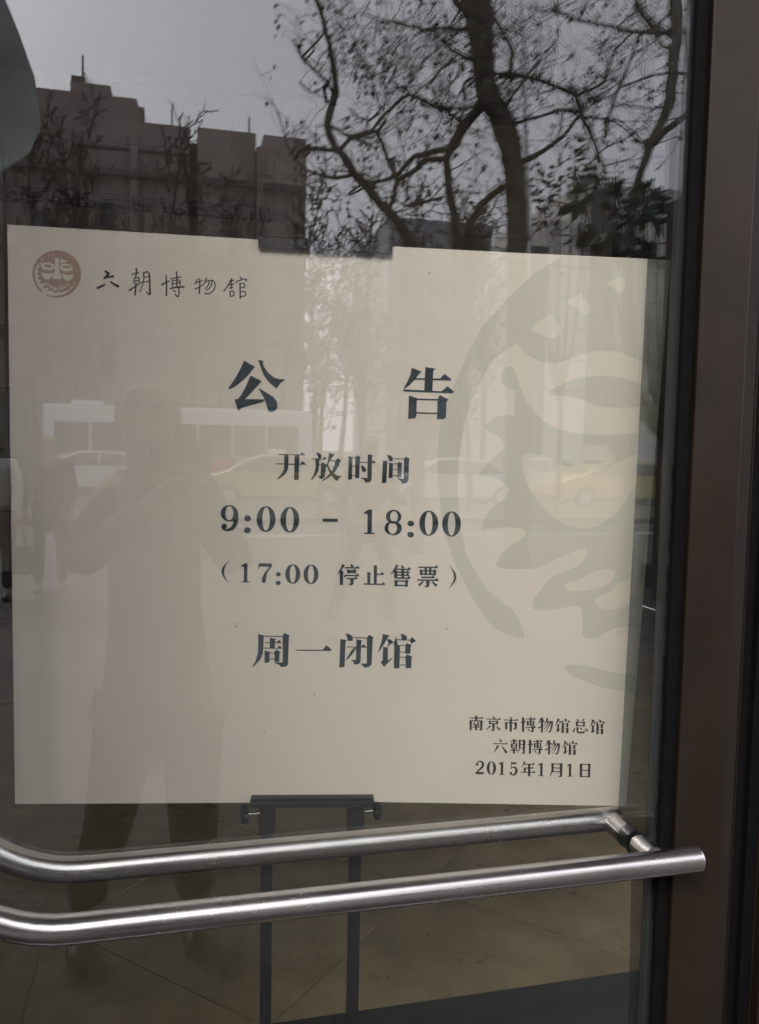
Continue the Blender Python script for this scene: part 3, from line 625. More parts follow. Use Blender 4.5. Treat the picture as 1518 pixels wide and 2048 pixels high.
# ---- easel (poster stand)
es = thing('poster_stand', 'black metal poster stand holding the notice board behind the glass', 'poster stand', (PP(625, 1600).x, PP(625, 1600).y, 0))
def quadbox(px0, py0, px1, py1, px2, py2, px3, py3, o0, o1):
    a = [PP(px0,py0,o0), PP(px1,py1,o0), PP(px2,py2,o0), PP(px3,py3,o0)]
    return G().prism(a, NP*(o1-o0))
quadbox(517,476,783,490,783,509,517,494, .003, .010).make('top_clip', 'black_metal', es)
quadbox(517,474.5,783,488.5,783,490.5,517,477, -.016, .0102).make('clip_lip', 'black_metal', es)
quadbox(503,1590,746,1588.5,746,1607,503,1608.5, .003, .016).make('lower_tray', 'black_metal', es)
quadbox(503,1588.5,746,1587,746,1590,503,1591.5, -.012, .0175).make('tray_lip', 'spacer', es)
for xa, sx in ((534.5, -1), (712, 1)):
    pt = PP(xa, 1600, -.016)
    yb = pt.y
    w2 = .0105
    top = PP(625, 480, -.02).z - .01
    tp = PP(xa + (5 if sx < 0 else 12), 500, -.0)
    G().box((pt.x-w2*.85, yb-.008, .03), (pt.x+w2*.85, yb+.012, 1.0), .0015).make('lower_post', 'black_metal', es)
    G().box((pt.x-w2*1.2, yb-.011, pt.z-.055), (pt.x+w2*1.2, yb+.016, pt.z+.02), .0015).make('sleeve', 'black_metal', es)
    dv = (tp-NP*.02) - Vector((pt.x, yb+.004, pt.z+.01))
    G().tube([Vector((pt.x, yb+.006, pt.z+.01)), Vector((pt.x, yb+.006, pt.z+.01))+dv*.98], .009, 10).make('upper_post', 'black_metal', es)
    kc = Vector((pt.x+sx*w2*1.2, yb+.002, pt.z-.022))
    smooth_angle(G().tube([kc, kc+Vector((sx*.018, 0, 0))], .003, 10).make('knob_screw', 'chrome', es))
    kb = G(); c0 = kc+Vector((sx*.018, 0, 0)); n = 24; ring_ = []
    for j, (dx, rr) in enumerate(((0, .6), (.002, 1), (.010, 1), (.0125, .7))):
        for k in range(n):
            r_ = .0135*rr*(1+.12*(1 if k % 4 < 2 else -1)); a = 2*math.pi*k/n; ring_.append(c0+Vector((sx*dx, r_*math.cos(a), r_*math.sin(a))))
    kb.add(ring_, [(j*n+k, j*n+(k+1) % n, (j+1)*n+(k+1) % n, (j+1)*n+k) for j in range(3) for k in range(n)]+[tuple(range(n)), tuple(range(3*n, 4*n))])
    smooth_angle(kb.make('knob', 'black_metal', es), 50)
    G().box((pt.x-.016, yb-.13, .013), (pt.x+.016, yb+.33, .034), .003).make('foot', 'black_metal', es)
pa, pb = PP(534, 1600, -.016), PP(712, 1600, -.016)
G().tube([(pa.x, pa.y, .10), (pb.x, pb.y, .10)], .009, 10).make('cross_bar', 'black_metal', es)
# ================================================================ STREET SIDE (mirrored in the glass)
def poly_at(pts, y): return [street(px, py, y) for px, py in pts]
# --- long dark stone building across the street
BY = 47.0
bld = thing('stone_building', 'long dark stone building across the street with stepped roofline', 'building', (-20, -BY, 0))
def sx(px, py=400, y=BY): return onY(px, py, y).x
def sz(px, py, y=BY): return onY(px, py, y).z
X0, X1 = -46.0, sx(613, 400)
zt = sz(613, 278)
zg = 0
def wallbox(x0, x1, z1, dy, m='facade_stone', name='wall', z0=0, y=BY, thick=14): return G().box((x0, -y-thick, z0), (x1, -y-dy, z1)).make(name, m, bld)
xa_, xb_, xc_, xd_ = sx(295,242), sx(382,250), sx(396,252), sx(514,267)
xe_ = sx(528,269)
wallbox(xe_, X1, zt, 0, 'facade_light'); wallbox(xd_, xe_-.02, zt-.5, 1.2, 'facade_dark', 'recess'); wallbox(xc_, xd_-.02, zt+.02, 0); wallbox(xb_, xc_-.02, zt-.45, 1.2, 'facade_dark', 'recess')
wallbox(X0, xb_-.02, zt-.02, 0)
# stepped upper block, set back
z_hi = sz(250,194, BY+.8)
up = G().prism([Vector((sx(295,242), -BY-.8, zt-.3)), Vector((sx(272,195), -BY-.8, z_hi)), Vector((X0, -BY-.8, z_hi)), Vector((X0, -BY-.8, zt-.3))], (0, -10, 0)); up.make('upper_storey', 'facade_stone', bld)
z3 = sz(190,167, BY+3); up = G().prism([Vector((sx(228,193), -BY-3, z_hi-.5)), Vector((sx(213,167), -BY-3, z3)), Vector((sx(127,166), -BY-3, z3)), Vector((sx(127,190), -BY-3, z_hi-.5))], (0, -6, 0)); up.make('penthouse', 'facade_stone', bld)
G().box((sx(127,160), -BY-8, z3-.2), (sx(157,150), -BY-3.4, sz(140,149, BY+3.4))).make('stair_tower', 'facade_dark', bld)
G().tube([(sx(146,150), -BY-5, z3), (sx(146,150), -BY-5, sz(146,108, BY+5))], .06, 5).make('antenna', 'black_metal', bld)
# fins and tall windows
x = X0+1; i = 0
while x < X1-2:
    if not (xd_-1.5 < x < xe_+.3 or xb_-1.5 < x < xc_+.3):
        wz1 = zt-4.5-(i % 3)*.4
        G().box((x, -BY-.0+.004, 5.2), (x+.75, -BY+.16, wz1)).make('window', 'window_glass', bld)
        for zz in (8.5, 12): 
            if zz < wz1-1: G().box((x-.05, -BY+.162, zz), (x+.8, -BY+.22, zz+.12)).make('window_bar', 'facade_dark', bld)
        G().box((x+1.6, -BY+.004, 4.2), (x+2.0, -BY+.35, zt-.8)).make('fin', 'facade_stone', bld)
    x += 3.4; i += 1
for zz in (4.4, zt-1.6): G().box((X0, -BY+.005, zz), (xb_-.1, -BY+.12, zz+.12)).make('ledge', 'facade_dark', bld)
G().box((X0, -BY+.004, 0.2), (X1-1.5, -BY+.05, 3.9)).make('shopfront', 'window_glass', bld)
x = X0
while x < X1-1.5:
    G().box((x, -BY+.051, 0), (x+.5, -BY+.5, 4.2)).make('column', 'facade_stone', bld); x += 4.4
for zz, hh in ((zt-3.1, .35), (zt-7.4, .25), (zt-11.8, .25)):
    for (a, b) in ((X0, xb_-.1), (xc_+.05, xd_-.1), (xe_+.05, X1-.05)): G().box((a, -BY+.36, zz), (b, -BY+.5, zz+hh)).make('band', 'facade_dark', bld)
for px_, hh in ((190, 1.6), (235, 1.1), (330, .9), (455, .8), (560, 1.0)):
    a = sx(px_); zb = zt if px_ > 280 else z_hi
    G().box((a, -BY-5, zb-.1), (a+1.3, -BY-3.6, zb+hh*.6), .05).make('roof_unit', 'facade_dark', bld)
for px_ in (345, 500): G().tube([(sx(px_), -BY-.6, zt-.1), (sx(px_), -BY-.6, zt+1.1)], .05, 5).make('vent_pipe', 'facade_dark', bld)
# --- grey building beyond, and pale building to the right
gb = thing('grey_building', 'low grey rendered building behind the bare trees', 'building', (20, -62, 0))
ga, gc = onY(780, 432, 60), onY(985, 452, 60)
G().box((ga.x, -72, 0), (gc.x, -60, ga.z)).make('wall', 'grey_wall', gb)
for k in range(4):
    for j in range(4): G().box((ga.x+1+k*2.0, -59.97, 2.5+j*3.6), (ga.x+2.1+k*2.0, -59.9, 4.3+j*3.6)).make('window', 'window_glass', gb)
pbd = thing('pale_building', 'pale panelled building with dark windows seen beside the trunk', 'building', (30, -40, 0))
pA, pB, pC = onY(1100, 438, 38), onY(1340, 380, 38), onY(1165, 395, 38)
G().box((pA.x, -50, 0), (pC.x-.02, -38, pA.z)).make('wall', 'white_wall', pbd)
G().box((pC.x, -50, 0), (pB.x+7, -38, pB.z)).make('wall', 'white_wall', pbd)
for (px0, px1, z0, z1) in ((1185,1228,2,pB.z-.3),(1258,1272,2,pB.z-.3),(1062,1098,0,pA.z-1.4)):
    a, b = onY(px0, 450, 37.9).x, onY(px1, 450, 37.9).x
    G().box((a, -37.95, z0), (b, -37.8, z1)).make('window', 'window_glass', pbd)
    G().box(((a+b)/2-.05, -37.79, z0), ((a+b)/2+.05, -37.7, z1)).make('mullion', 'facade_dark', pbd)
for k in range(7):
    z = pB.z-1.2-k*1.55
    G().box((pA.x, -37.99, z), (pB.x+7, -37.96, z+.07)).make('panel_joint', 'facade_dark', pbd)
for k in range(1, 5):
    x = pA.x + k*2.3; G().box((x, -37.985, 0), (x+.06, -37.965, pA.z)).make('panel_joint', 'facade_dark', pbd)
pil = thing('stone_pillar', 'dark red stone pillar beside the entrance', 'pillar', (5.0, -6, 0))
pa_ = onY(1337, 306, 7.4); pa_.z = onY(1345, 306, 6.0).z
G().box((pa_.x, -7.4, .25), (pa_.x+1.6, -6.0, pa_.z), .02).make('shaft', 'red_stone', pil)
G().box((pa_.x-.08, -7.5, 0), (pa_.x+1.7, -5.9, .25), .02).make('base', 'red_stone', pil)
# --- faceted pale canopy, left
CY = 4.2
cp = thing('faceted_canopy', 'pale green faceted canopy overhanging the entrance', 'canopy', flip(onY(-150, 200, CY+.7)))
rim = [(-330,-120),(-200,-190),(-60,-150),(8,-10),(37,60),(71,157),(83,253),(60,306),(0,345),(-130,400),(-280,380),(-370,250),(-390,60)]
rin = [(-320,-60),(-200,-110),(-90,-70),(-10,20),(22,90),(64,166),(79,253),(57,303),(-2,341),(-128,394),(-275,372),(-362,246),(-378,64)]
ctr = (-160, 150)
A_ = [street(x, y, CY) for x, y in rim]; B_ = [street(x, y, CY+.10) for x, y in rin]; A2 = [street(x, y, CY+.02)+Vector((0, -.08, 0)) for x, y in rim]
n = len(rim)
for i in range(n):
    j = (i+1) % n
    ob('rim_panel', [A_[i], A_[j], B_[j], B_[i]], [(0, 1, 2, 3)], 'canopy_rim', cp)
C_ = [street(ctr[0]+(x-ctr[0])*.45, ctr[1]+(y-ctr[1])*.45, CY+.55) for x, y in rin]
c0 = street(*ctr, CY+.7)
for i in range(n):
    j = (i+1) % n
    ob('panel', [B_[i], B_[j], C_[j], C_[i]], [(0, 1, 2), (0, 2, 3)], 'canopy', cp)
    ob('panel', [C_[i], C_[j], c0], [(0, 1, 2)], 'canopy', cp)
    G().tube([B_[i]+Vector((0, .004, 0)), C_[i]+Vector((0, .004, 0))], .005, 5).make('seam', 'canopy_rim', cp)
G().tube([c0+Vector((0, -.01, 0)), c0+Vector((0, -.5, 0)), Vector((c0.x, c0.y-.5, 0))], .07, 10).make('support_post', 'pole', cp)
# --- unseen slab and pier, added to keep sky light off the poster and ground
oh = thing('blocker_slab', 'unseen dark slab added above the door to block sky light', 'light blocker', (0, -1.2, 5.2))
G().box((-5.2, -2.6, 5.2), (4.7, -.06, 5.5), .02).make('slab', 'red_stone', oh)
G().box((-5.2, -2.64, 5.1), (4.7, -2.602, 5.52), .004).make('fascia', 'bronze', oh)
pr = thing('blocker_pier', 'unseen dark pier added left of the door to shade the poster', 'pier', (-1.2, -1.5, 0))
G().prism([Vector((-.47, -.06, 0)), Vector((-1.04, -1.9, 0)), Vector((-1.85, -1.9, 0)), Vector((-1.4, -.06, 0))], (0, 0, 5.19)).make('shaft', 'red_stone', pr)
# --- lamp post
lp = thing('lamp_post', 'slim pale grey lamp post right behind the leaning plane trunk', 'lamp post', flip(onZ(1053, 1140)))
lb = onY(1056, 500, 10.6); lt = onY(1066, 150, 10.6)
G().tube([(lb.x, -10.6, 0), (lb.x, -10.6, .5), (lb.x, -10.6, .55), ((lb.x+lt.x)/2, -10.6, 5.0), (lt.x-.25, -10.6, lt.z+1.4)], [.11, .11, .06, .045, .03], 12).make('pole', 'pole', lp, smooth=True)
G().box((lt.x-.9, -10.75, lt.z+1.38), (lt.x-.2, -10.45, lt.z+1.48), .03).make('lamp_head', 'pole', lp)
G().box((lt.x-.85, -10.7, lt.z+1.35), (lt.x-.3, -10.5, lt.z+1.379)).make('lens', 'lamp_glass', lp)
# ---------------------------------------------------------------- trees
def limb_pts(pts, y, jit=0.0):
    """traced limb: (px, py, width px, depth offset) -> world points and radii"""
    out, rad = [], []
    for p in pts:
        dy = p[3] if len(p) > 3 else 0
        w_ = onY(p[0], p[1], y+dy); d_ = (w_-CAM).length
        out.append(flip(w_)); rad.append(max(.003, p[2]*d_/FPX/2*.93))
    return out, rad
def resample(pts, rad, step=.12):
    P_, R_ = [pts[0]], [rad[0]]
    for i in range(len(pts)-1):
        a, b = pts[i], pts[i+1]; k = max(1, int((b-a).length/step))
        for q_ in range(1, k+1):
            t = q_/k; P_.append(a.lerp(b, t)+Vector((random.uniform(-1, 1), random.uniform(-1, 1), random.uniform(-1, 1)))*min(.02, .25*rad[i])*(0 if q_ == k and i == len(pts)-2 else 1)); R_.append((rad[i]*(1-t)+rad[i+1]*t)*random.uniform(.94, 1.06))
    return P_, R_
def rdir():
    v = Vector((random.gauss(0, 1), random.gauss(0, 1), random.gauss(0, 1))); return v.normalized()
def twig(g, gs, p, d, L, r, lev, up=.25, ball=.5, sz=.02, rm=.0038):
    n = max(3, min(9, int(L/.13))); pts = [p.copy()]; rr = [r]; q_ = p.copy()
    for i in range(n):
        d = (d + rdir()*.28 + Vector((0, 0, up*.18))).normalized(); q_ = q_+d*(L/n); pts.append(q_.copy()); rr.append(max(r*(1-.75*(i+1)/n), rm))
        if lev > 0 and random.random() < (.62 if lev > 1 else .42):
            nd = (d*.6+rdir()*.85).normalized(); twig(g, gs, q_.copy(), nd, L*random.uniform(.35, .62), max(rr[-1]*.65, rm), lev-1, up, ball, sz, rm)
        if lev == 0 and random.random() < ball*.35:
            c = q_+Vector((random.uniform(-.03, .03), random.uniform(-.03, .03), -random.uniform(.02, .09))); leafball(gs, c, sz)
    g.tube(pts, rr, 3, cap=False)
def leafball(gs, c, s):
    s *= random.uniform(.6, 1.4)
    if random.random() < .85:
        gs.add([c+Vector((s, 0, 0)), c+Vector((-s, 0, 0)), c+Vector((0, s, 0)), c+Vector((0, -s, 0)), c+Vector((0, 0, s)), c+Vector((0, 0, -s))],
               [(0,2,4),(2,1,4),(1,3,4),(3,0,4),(2,0,5),(1,2,5),(3,1,5),(0,3,5)])
    else:
        a, b = rdir()*s*1.6, rdir()*s*1.3; gs.add([c-a, c+b*.6, c+a, c-b*.6+Vector((0, 0, s*.4))], [(0, 1, 2), (0, 2, 3)])
def traced_tree(name, label, y, limbs, trunk_n, dens, tw, group='plane trees along the pavement', lev=2, ball=.6, sz=.022, rt=.010, extra=()):
    base = None; gT = G(); gB = G(); gt = G(); gs = G(); n_ = 0
    for i, l in enumerate(limbs):
        pts, rad = limb_pts(l, y)
        if i < trunk_n and base is None: base = pts[-1]
        if i == 0:
            pts2 = [Vector((pts[-1].x+.12, pts[-1].y, 0))]; last = pts[-1]
            pts = pts+[Vector((last.x+.06, last.y, last.z*.5)), Vector((last.x+.1, last.y, .25)), Vector((last.x+.1, last.y, -.02))]; rad = rad+[rad[-1]*1.12, rad[-1]*1.2, rad[-1]*1.5]
            base = pts[-1]
        P_, R_ = resample(pts, rad)
        (gT if i == 0 else gB).tube(P_, R_, 10 if i < trunk_n else 7)
        for k, p in enumerate(P_):
            if R_[k] < .14 and p.z > 2.0 and random.random() < dens and i > 0 or (i == 0 and R_[k] < .3 and p.z > 3.5 and random.random() < dens*.3):
                d = (rdir()+Vector((0, 0, .35))).normalized(); twig(gt, gs, p, d, random.uniform(.5, 1.0)*tw, min(rt, R_[k]*.5), lev, .35, ball, sz)
    for (px, py, dy, L, cnt) in extra:
        for _ in range(cnt):
            p = flip(onY(px+random.uniform(-60, 60), py+random.uniform(-50, 50), y+dy+random.uniform(-.5, .5))); twig(gt, gs, p, rdir(), L, rt*.8, lev, .3, ball, sz)
    t = thing(name, label, 'tree', (base.x, base.y, 0), group)
    gT.make('trunk', 'bark', t, smooth=True)
    if gB.v: gB.make('branches', 'bark', t, smooth=True, kind='stuff')
    if gt.v: gt.make('twigs', 'twig', t, kind='stuff')
    if gs.v: gs.make('seed_balls', 'seed', t, kind='stuff')
    return t
# leaning trunk (big)
traced_tree('plane_tree', 'thick leaning bare plane tree trunk mirrored right of centre', 9.0, [
    [(938,-160,44,0),(948,-60,52,0),(960,30,54,0),(962,100,44,0),(970,160,44,0),(985,200,48,0),(1005,245,46,0),(1022,300,44,0),(1032,360,42,0),(1035,430,42,0),(1036,520,44,0)],
    [(1000,150,13,0),(1040,150,11,-.2),(1080,158,9,-.3),(1120,175,10,-.4),(1152,188,13,-.5),(1158,212,12,-.5),(1168,240,12,-.5),(1190,285,9,-.5),(1205,330,8,-.5),(1215,380,6,-.5)],
    [(965,205,24,.1),(942,232,18,.2),(925,252,22,.3),(900,300,18,.3),(893,318,16,.3),(898,360,15,.3),(905,410,17,.3),(912,470,20,.3),(915,530,22,.3)],
    [(1010,370,12,.2),(960,410,14,.4),(940,450,16,.4),(925,500,18,.4)],
    [(975,210,7,0),(920,216,6,-.3),(880,212,6,-.5),(850,198,6,-.6),(815,190,6,-.7),(770,228,7,-.8),(745,262,6,-.8),(715,275,7,-.8)],
    [(880,212,6,-.5),(860,170,4,-.6),(880,140,4,-.7),(905,120,3,-.8)],
    [(925,248,9,.2),(895,222,6,.1),(860,212,5,0),(810,180,5,-.2),(780,160,4,-.3)],
    [(945,120,9,0),(905,100,8,-.2),(870,65,6,-.3),(840,58,5,-.4),(780,45,4,-.5),(720,25,3,-.5)],
    [(950,60,10,0),(900,55,6,.2),(840,58,5,.3),(790,40,4,.4)],
    [(942,40,18,0),(915,5,15,.1),(895,-60,12,.2),(870,-140,9,.3)],
    [(985,30,10,0),(1010,70,8,-.1),(1025,100,9,-.2),(1023,150,7,-.2)],
    [(985,180,9,0),(1015,210,6,-.2),(1025,190,5,-.3),(1045,165,4,-.4),(1080,120,4,-.5)],
    [(935,200,6,0),(925,180,6,.1),(930,165,5,.1),(945,155,5,.1)],
    [(1158,225,7,-.5),(1120,220,6,-.4),(1085,232,5,-.3),(1050,240,5,-.1),(1020,250,6,0)],
    [(1155,235,6,-.5),(1130,270,7,-.4),(1090,300,9,-.3),(1060,318,11,-.1),(1035,325,13,0)],
    [(1165,232,6,-.5),(1190,236,5,-.6),(1235,240,5,-.7),(1265,262,4,-.8),(1290,290,3,-.9)],
    [(1152,190,6,-.5),(1180,180,5,-.6),(1210,165,4,-.8),(1230,100,4,-.9),(1270,60,3,-1)],
    [(1100,20,5,.5),(1160,40,6,.4),(1210,50,6,.3),(1260,62,7,.2),(1320,66,9,.1),(1370,64,11,0)],
    [(905,300,8,.3),(880,300,12,.4),(830,312,10,.5),(800,345,8,.5),(770,362,7,.6),(735,362,5,.6),(700,385,4,.6)],
    [(885,395,6,.3),(840,405,6,.3),(815,412,6,.3),(800,405,5,.3)]],
    3, .80, 1.05, lev=2, ball=1.0, sz=.024, rt=.012)
# left forked tree
traced_tree('plane_tree', 'forked bare plane tree with curved limbs mirrored left of the thick trunk', 10.5, [
    [(640,-90,8,0),(632,-10,8,0),(648,40,9,0),(660,90,9,0),(668,130,11,0),(675,185,12,0),(662,215,15,0),(655,252,14,0),(672,290,14,0),(700,330,18,0),(725,365,18,0),(760,405,19,0),(790,435,20,0),(815,475,24,0),(835,530,28,0)],
    [(672,300,7,0),(650,298,8,-.2),(620,296,9,-.3),(598,302,9,-.4),(592,318,6,-.4)],
    [(705,350,7,0),(672,355,8,-.2),(645,352,7,-.3),(615,340,6,-.4),(590,320,4,-.5),(575,290,3,-.5),(565,250,3,-.6),(545,200,2,-.6)],
    [(680,300,8,0),(700,278,8,.1),(725,268,9,.2),(752,262,10,.3),(765,285,8,.3),(775,315,8,.3),(790,345,9,.2),(795,365,11,.1),(788,400,9,0),(775,425,9,0)],
    [(795,360,9,.1),(830,340,9,.1),(850,320,11,.1),(885,318,13,.1)],
    [(658,250,7,0),(690,268,5,.2),(730,285,5,.3),(755,298,4,.3)],
    [(668,185,8,0),(655,165,6,-.1),(630,140,6,-.2),(605,115,6,-.3),(593,85,5,-.4)],
    [(607,112,4,-.3),(640,78,4,-.2),(655,55,3,-.1)],
    [(612,120,3,-.3),(630,100,4,-.3),(625,80,3,-.3)],
    [(645,195,3,0),(615,180,3,-.1),(600,165,3,-.2)],
    [(660,160,8,.1),(650,180,8,.1),(655,205,8,.1)],
    [(758,262,7,.3),(772,240,6,.3),(760,225,5,.4),(740,240,5,.4),(715,235,5,.5),(700,215,4,.5)],
    [(700,390,4,0),(735,372,5,0),(780,355,5,0)]],
    1, .50, .85, lev=2, ball=1.0, sz=.025, rt=.010, extra=((740,90,.3,.9,12),(820,100,.3,.9,10),(790,200,.2,.8,9),(720,170,.2,.8,6),(860,240,.2,.7,6)))
traced_tree('plane_tree', 'third bare plane tree with thick fork mirrored at the right edge of the glass', 7.5, [
    [(1352,-120,22,0),(1350,-20,20,0),(1352,60,20,0),(1345,130,18,0),(1340,200,18,0),(1325,240,17,0),(1300,290,18,0),(1282,340,16,0),(1272,380,17,0),(1262,440,19,0),(1258,520,20,0)],
    [(1400,190,14,-.2),(1370,230,12,-.1),(1335,258,12,0),(1305,290,12,0)],
    [(1350,80,8,0),(1320,60,7,.2),(1290,30,7,.3),(1260,-30,6,.4)],
    [(1345,100,8,0),(1325,90,8,.3),(1300,50,8,.5),(1270,10,8,.6)],
    [(1375,150,7,0),(1345,145,5,.2),(1310,150,4,.3),(1280,160,4,.4),(1240,175,3,.5)],
    [(1340,215,4,0),(1300,216,4,.3),(1240,210,4,.5),(1225,205,3,.5)],
    [(1282,60,4,.5),(1255,140,5,.5),(1225,210,6,.6),(1205,290,5,.6)]],
    1, .45, .8, ball=.9, sz=.026, rt=.009, extra=((1150,60,1.2,.9,10),(1230,40,1.0,.8,8),(1080,60,1.6,.9,8)))
# background bare saplings
def bare_tree(name, label, base, H, spread, nb, group, sz=.05, lev=2):
    gT = G(); gt = G(); gs = G(); p = Vector(base); pts = [p.copy()]; rad = [H*.010]; d = Vector((0, 0, 1))
    for i in range(10):
        d = (d+rdir()*.08+Vector((0, 0, .1))).normalized(); p = p+d*H*.078; pts.append(p.copy()); rad.append(H*.010*(1-i/11))
    gT.tube(pts, rad, 7)
    for i in range(nb):
        k = random.uniform(.25, 1)*10; j = min(int(k), 9); q_ = pts[j].lerp(pts[j+1], k-j)
        dd = Vector((random.gauss(0, 1), random.gauss(0, 1), 0)).normalized()*spread+Vector((0, 0, random.uniform(.8, 1.6)))
        twig(gt, gs, q_, dd.normalized(), H*random.uniform(.14, .27)*(1.15-.06*k), H*.0017, lev, .5, .7, sz, base[1]*-.0006)
    t = thing(name, label, 'tree', base, group); gT.make('trunk', 'bark', t, smooth=True); gt.make('twigs', 'twig', t, kind='stuff')
    if gs.v: gs.make('seed_balls', 'seed', t, kind='stuff')
    return t
protos = {}
def plant(px, top, y, label, spread=.6, nb=22):
    b = onY(px, top, y); base = Vector((b.x, -y, -.02 if y > 39 or y < 13 else 0)); H = b.z*1.02
    return bare_tree('bare_tree', label, base, H, spread, nb, 'bare trees lining the far pavement', sz=.055)
for px, top, y, lb in ((60,140,41,'bare tree at the left end of the stone building'),(145,150,42,'thin bare tree before the stepped roof'),(205,150,41,'thin bare tree just right of the roof antenna'),(300,165,40.5,'broad bare tree in front of the roof step'),(388,225,41.5,'small bare tree before the first facade recess'),
                       (450,265,41,'low bare tree before the middle of the stone facade'),(560,235,42,'slim bare tree at the right corner of the stone building'),(640,330,40,'bushy bare tree just right of the stone building'),(690,400,42,'short bare tree right of the stone building'),(740,290,43,'bare tree before the grey building'),
                       (840,250,42,'tall bare tree behind the forked plane tree'),(930,290,43,'bare tree left of the thick trunk'),(985,320,41,'bare tree close behind the thick trunk')):
    plant(px, top, y, lb, .6, 16)
for px, top, y, lb in ((800,360,18,'twiggy young tree behind the forked tree'),(960,340,19,'twiggy young tree behind the thick trunk'),(650,390,17,'twiggy young tree near the building corner'),(730,380,20,'twiggy young tree left of the grey building')):
    b = onY(px, top, y); bare_tree('young_tree', lb, Vector((b.x, -y, -.13)), b.z, .9, 20, 'young trees in the median', .045)
G().box((-60, -21, -.13), (60, -16.6, .0), .03).make('median', 'earth', kind='structure')
# --- evergreens with real leaves, right
def leafy(name, label, c_list, y, rl, leaf, per, base_px, group=None, hang=.3, seed_=1):
    random.seed(seed_); gl = G(); gT = G(); bs = onY(base_px[0], base_px[1], y)
    base = Vector((bs.x, -y, 0)); cs = []
    for (px, py, rp) in c_list:
        c = flip(onY(px, py, y+random.uniform(-.4, .4))); cs.append(c); r = rp*(y+1.1)/FPX
        mid = Vector(((base.x+c.x)/2, (base.y+c.y)/2, c.z*.55)); gT.tube([Vector((base.x, base.y, c.z*.4)), mid, c], [.03, .022, .01], 5)
        for _ in range(per):
            p = c+rdir()*r*random.uniform(.2, 1)**.6; a = rdir(); a.z -= hang; a.normalize(); b_ = a.cross(rdir()).normalized(); s = leaf*random.uniform(.6, 1.25); n_ = a.cross(b_)
            gl.add([p, p+a*s*.4+b_*s*.28+n_*s*.06, p+a*s, p+a*s*.4-b_*s*.28+n_*s*.06, p+a*s*.45], [(0, 1, 4), (1, 2, 4), (0, 4, 3), (4, 2, 3)])
    gT.tube([base, Vector((base.x, base.y, min(c.z for c in cs)*.45))], [.06, .045], 8)
    t = thing(name, label, 'tree', base, group); gT.make('trunk', 'bark', t, smooth=True); gl.make('foliage', 'leaf', t, kind='stuff'); return t
leafy('evergreen_tree', 'dark green broadleaf shrub tree mirrored beside the thick trunk', [(1170,380,40),(1200,395,35),(1232,375,30),(1150,400,22),(1290,380,26),(1310,395,20),(1245,425,30),(1290,420,24),(1275,405,18),(1315,440,14)], 6.4, 1, .16, 15, (1330, 900), seed_=3)
leafy('evergreen_tree', 'low dark green shrub with broad leaves just above the poster corner', [(1160,478,12),(1185,482,20),(1215,485,28),(1245,495,26),(1280,500,22),(1305,508,16),(1220,470,18),(1200,500,22)], 5.0, 1, .14, 17, (1260, 900), seed_=4)
leafy('evergreen_tree', 'loose leafy tree behind the lamp post', [(1150,330,45),(1120,360,40),(1090,390,40),(1180,345,40),(1080,420,45),(1110,440,40),(1150,300,25),(1075,350,30)], 13, 1, .15, 22, (1120, 900), seed_=5)
random.seed(21)
# overhead wires
for i, (a, b) in enumerate((((1200,155),(1345,165)), ((1210,240),(1330,212)))):
    A = street(a[0], a[1], 16); B = street(b[0]+200, b[1]+(b[1]-a[1]), 16); pts = [A.lerp(B, t/10)-Vector((0, 0, .25*math.sin(math.pi*t/10))) for t in range(11)]
    o = G().tube(pts, .012, 5).make('overhead_wire', 'black_metal'); o['category'] = 'wire'; o['label'] = ('upper' if i == 0 else 'lower')+' thin overhead wire strung between the bare branches'
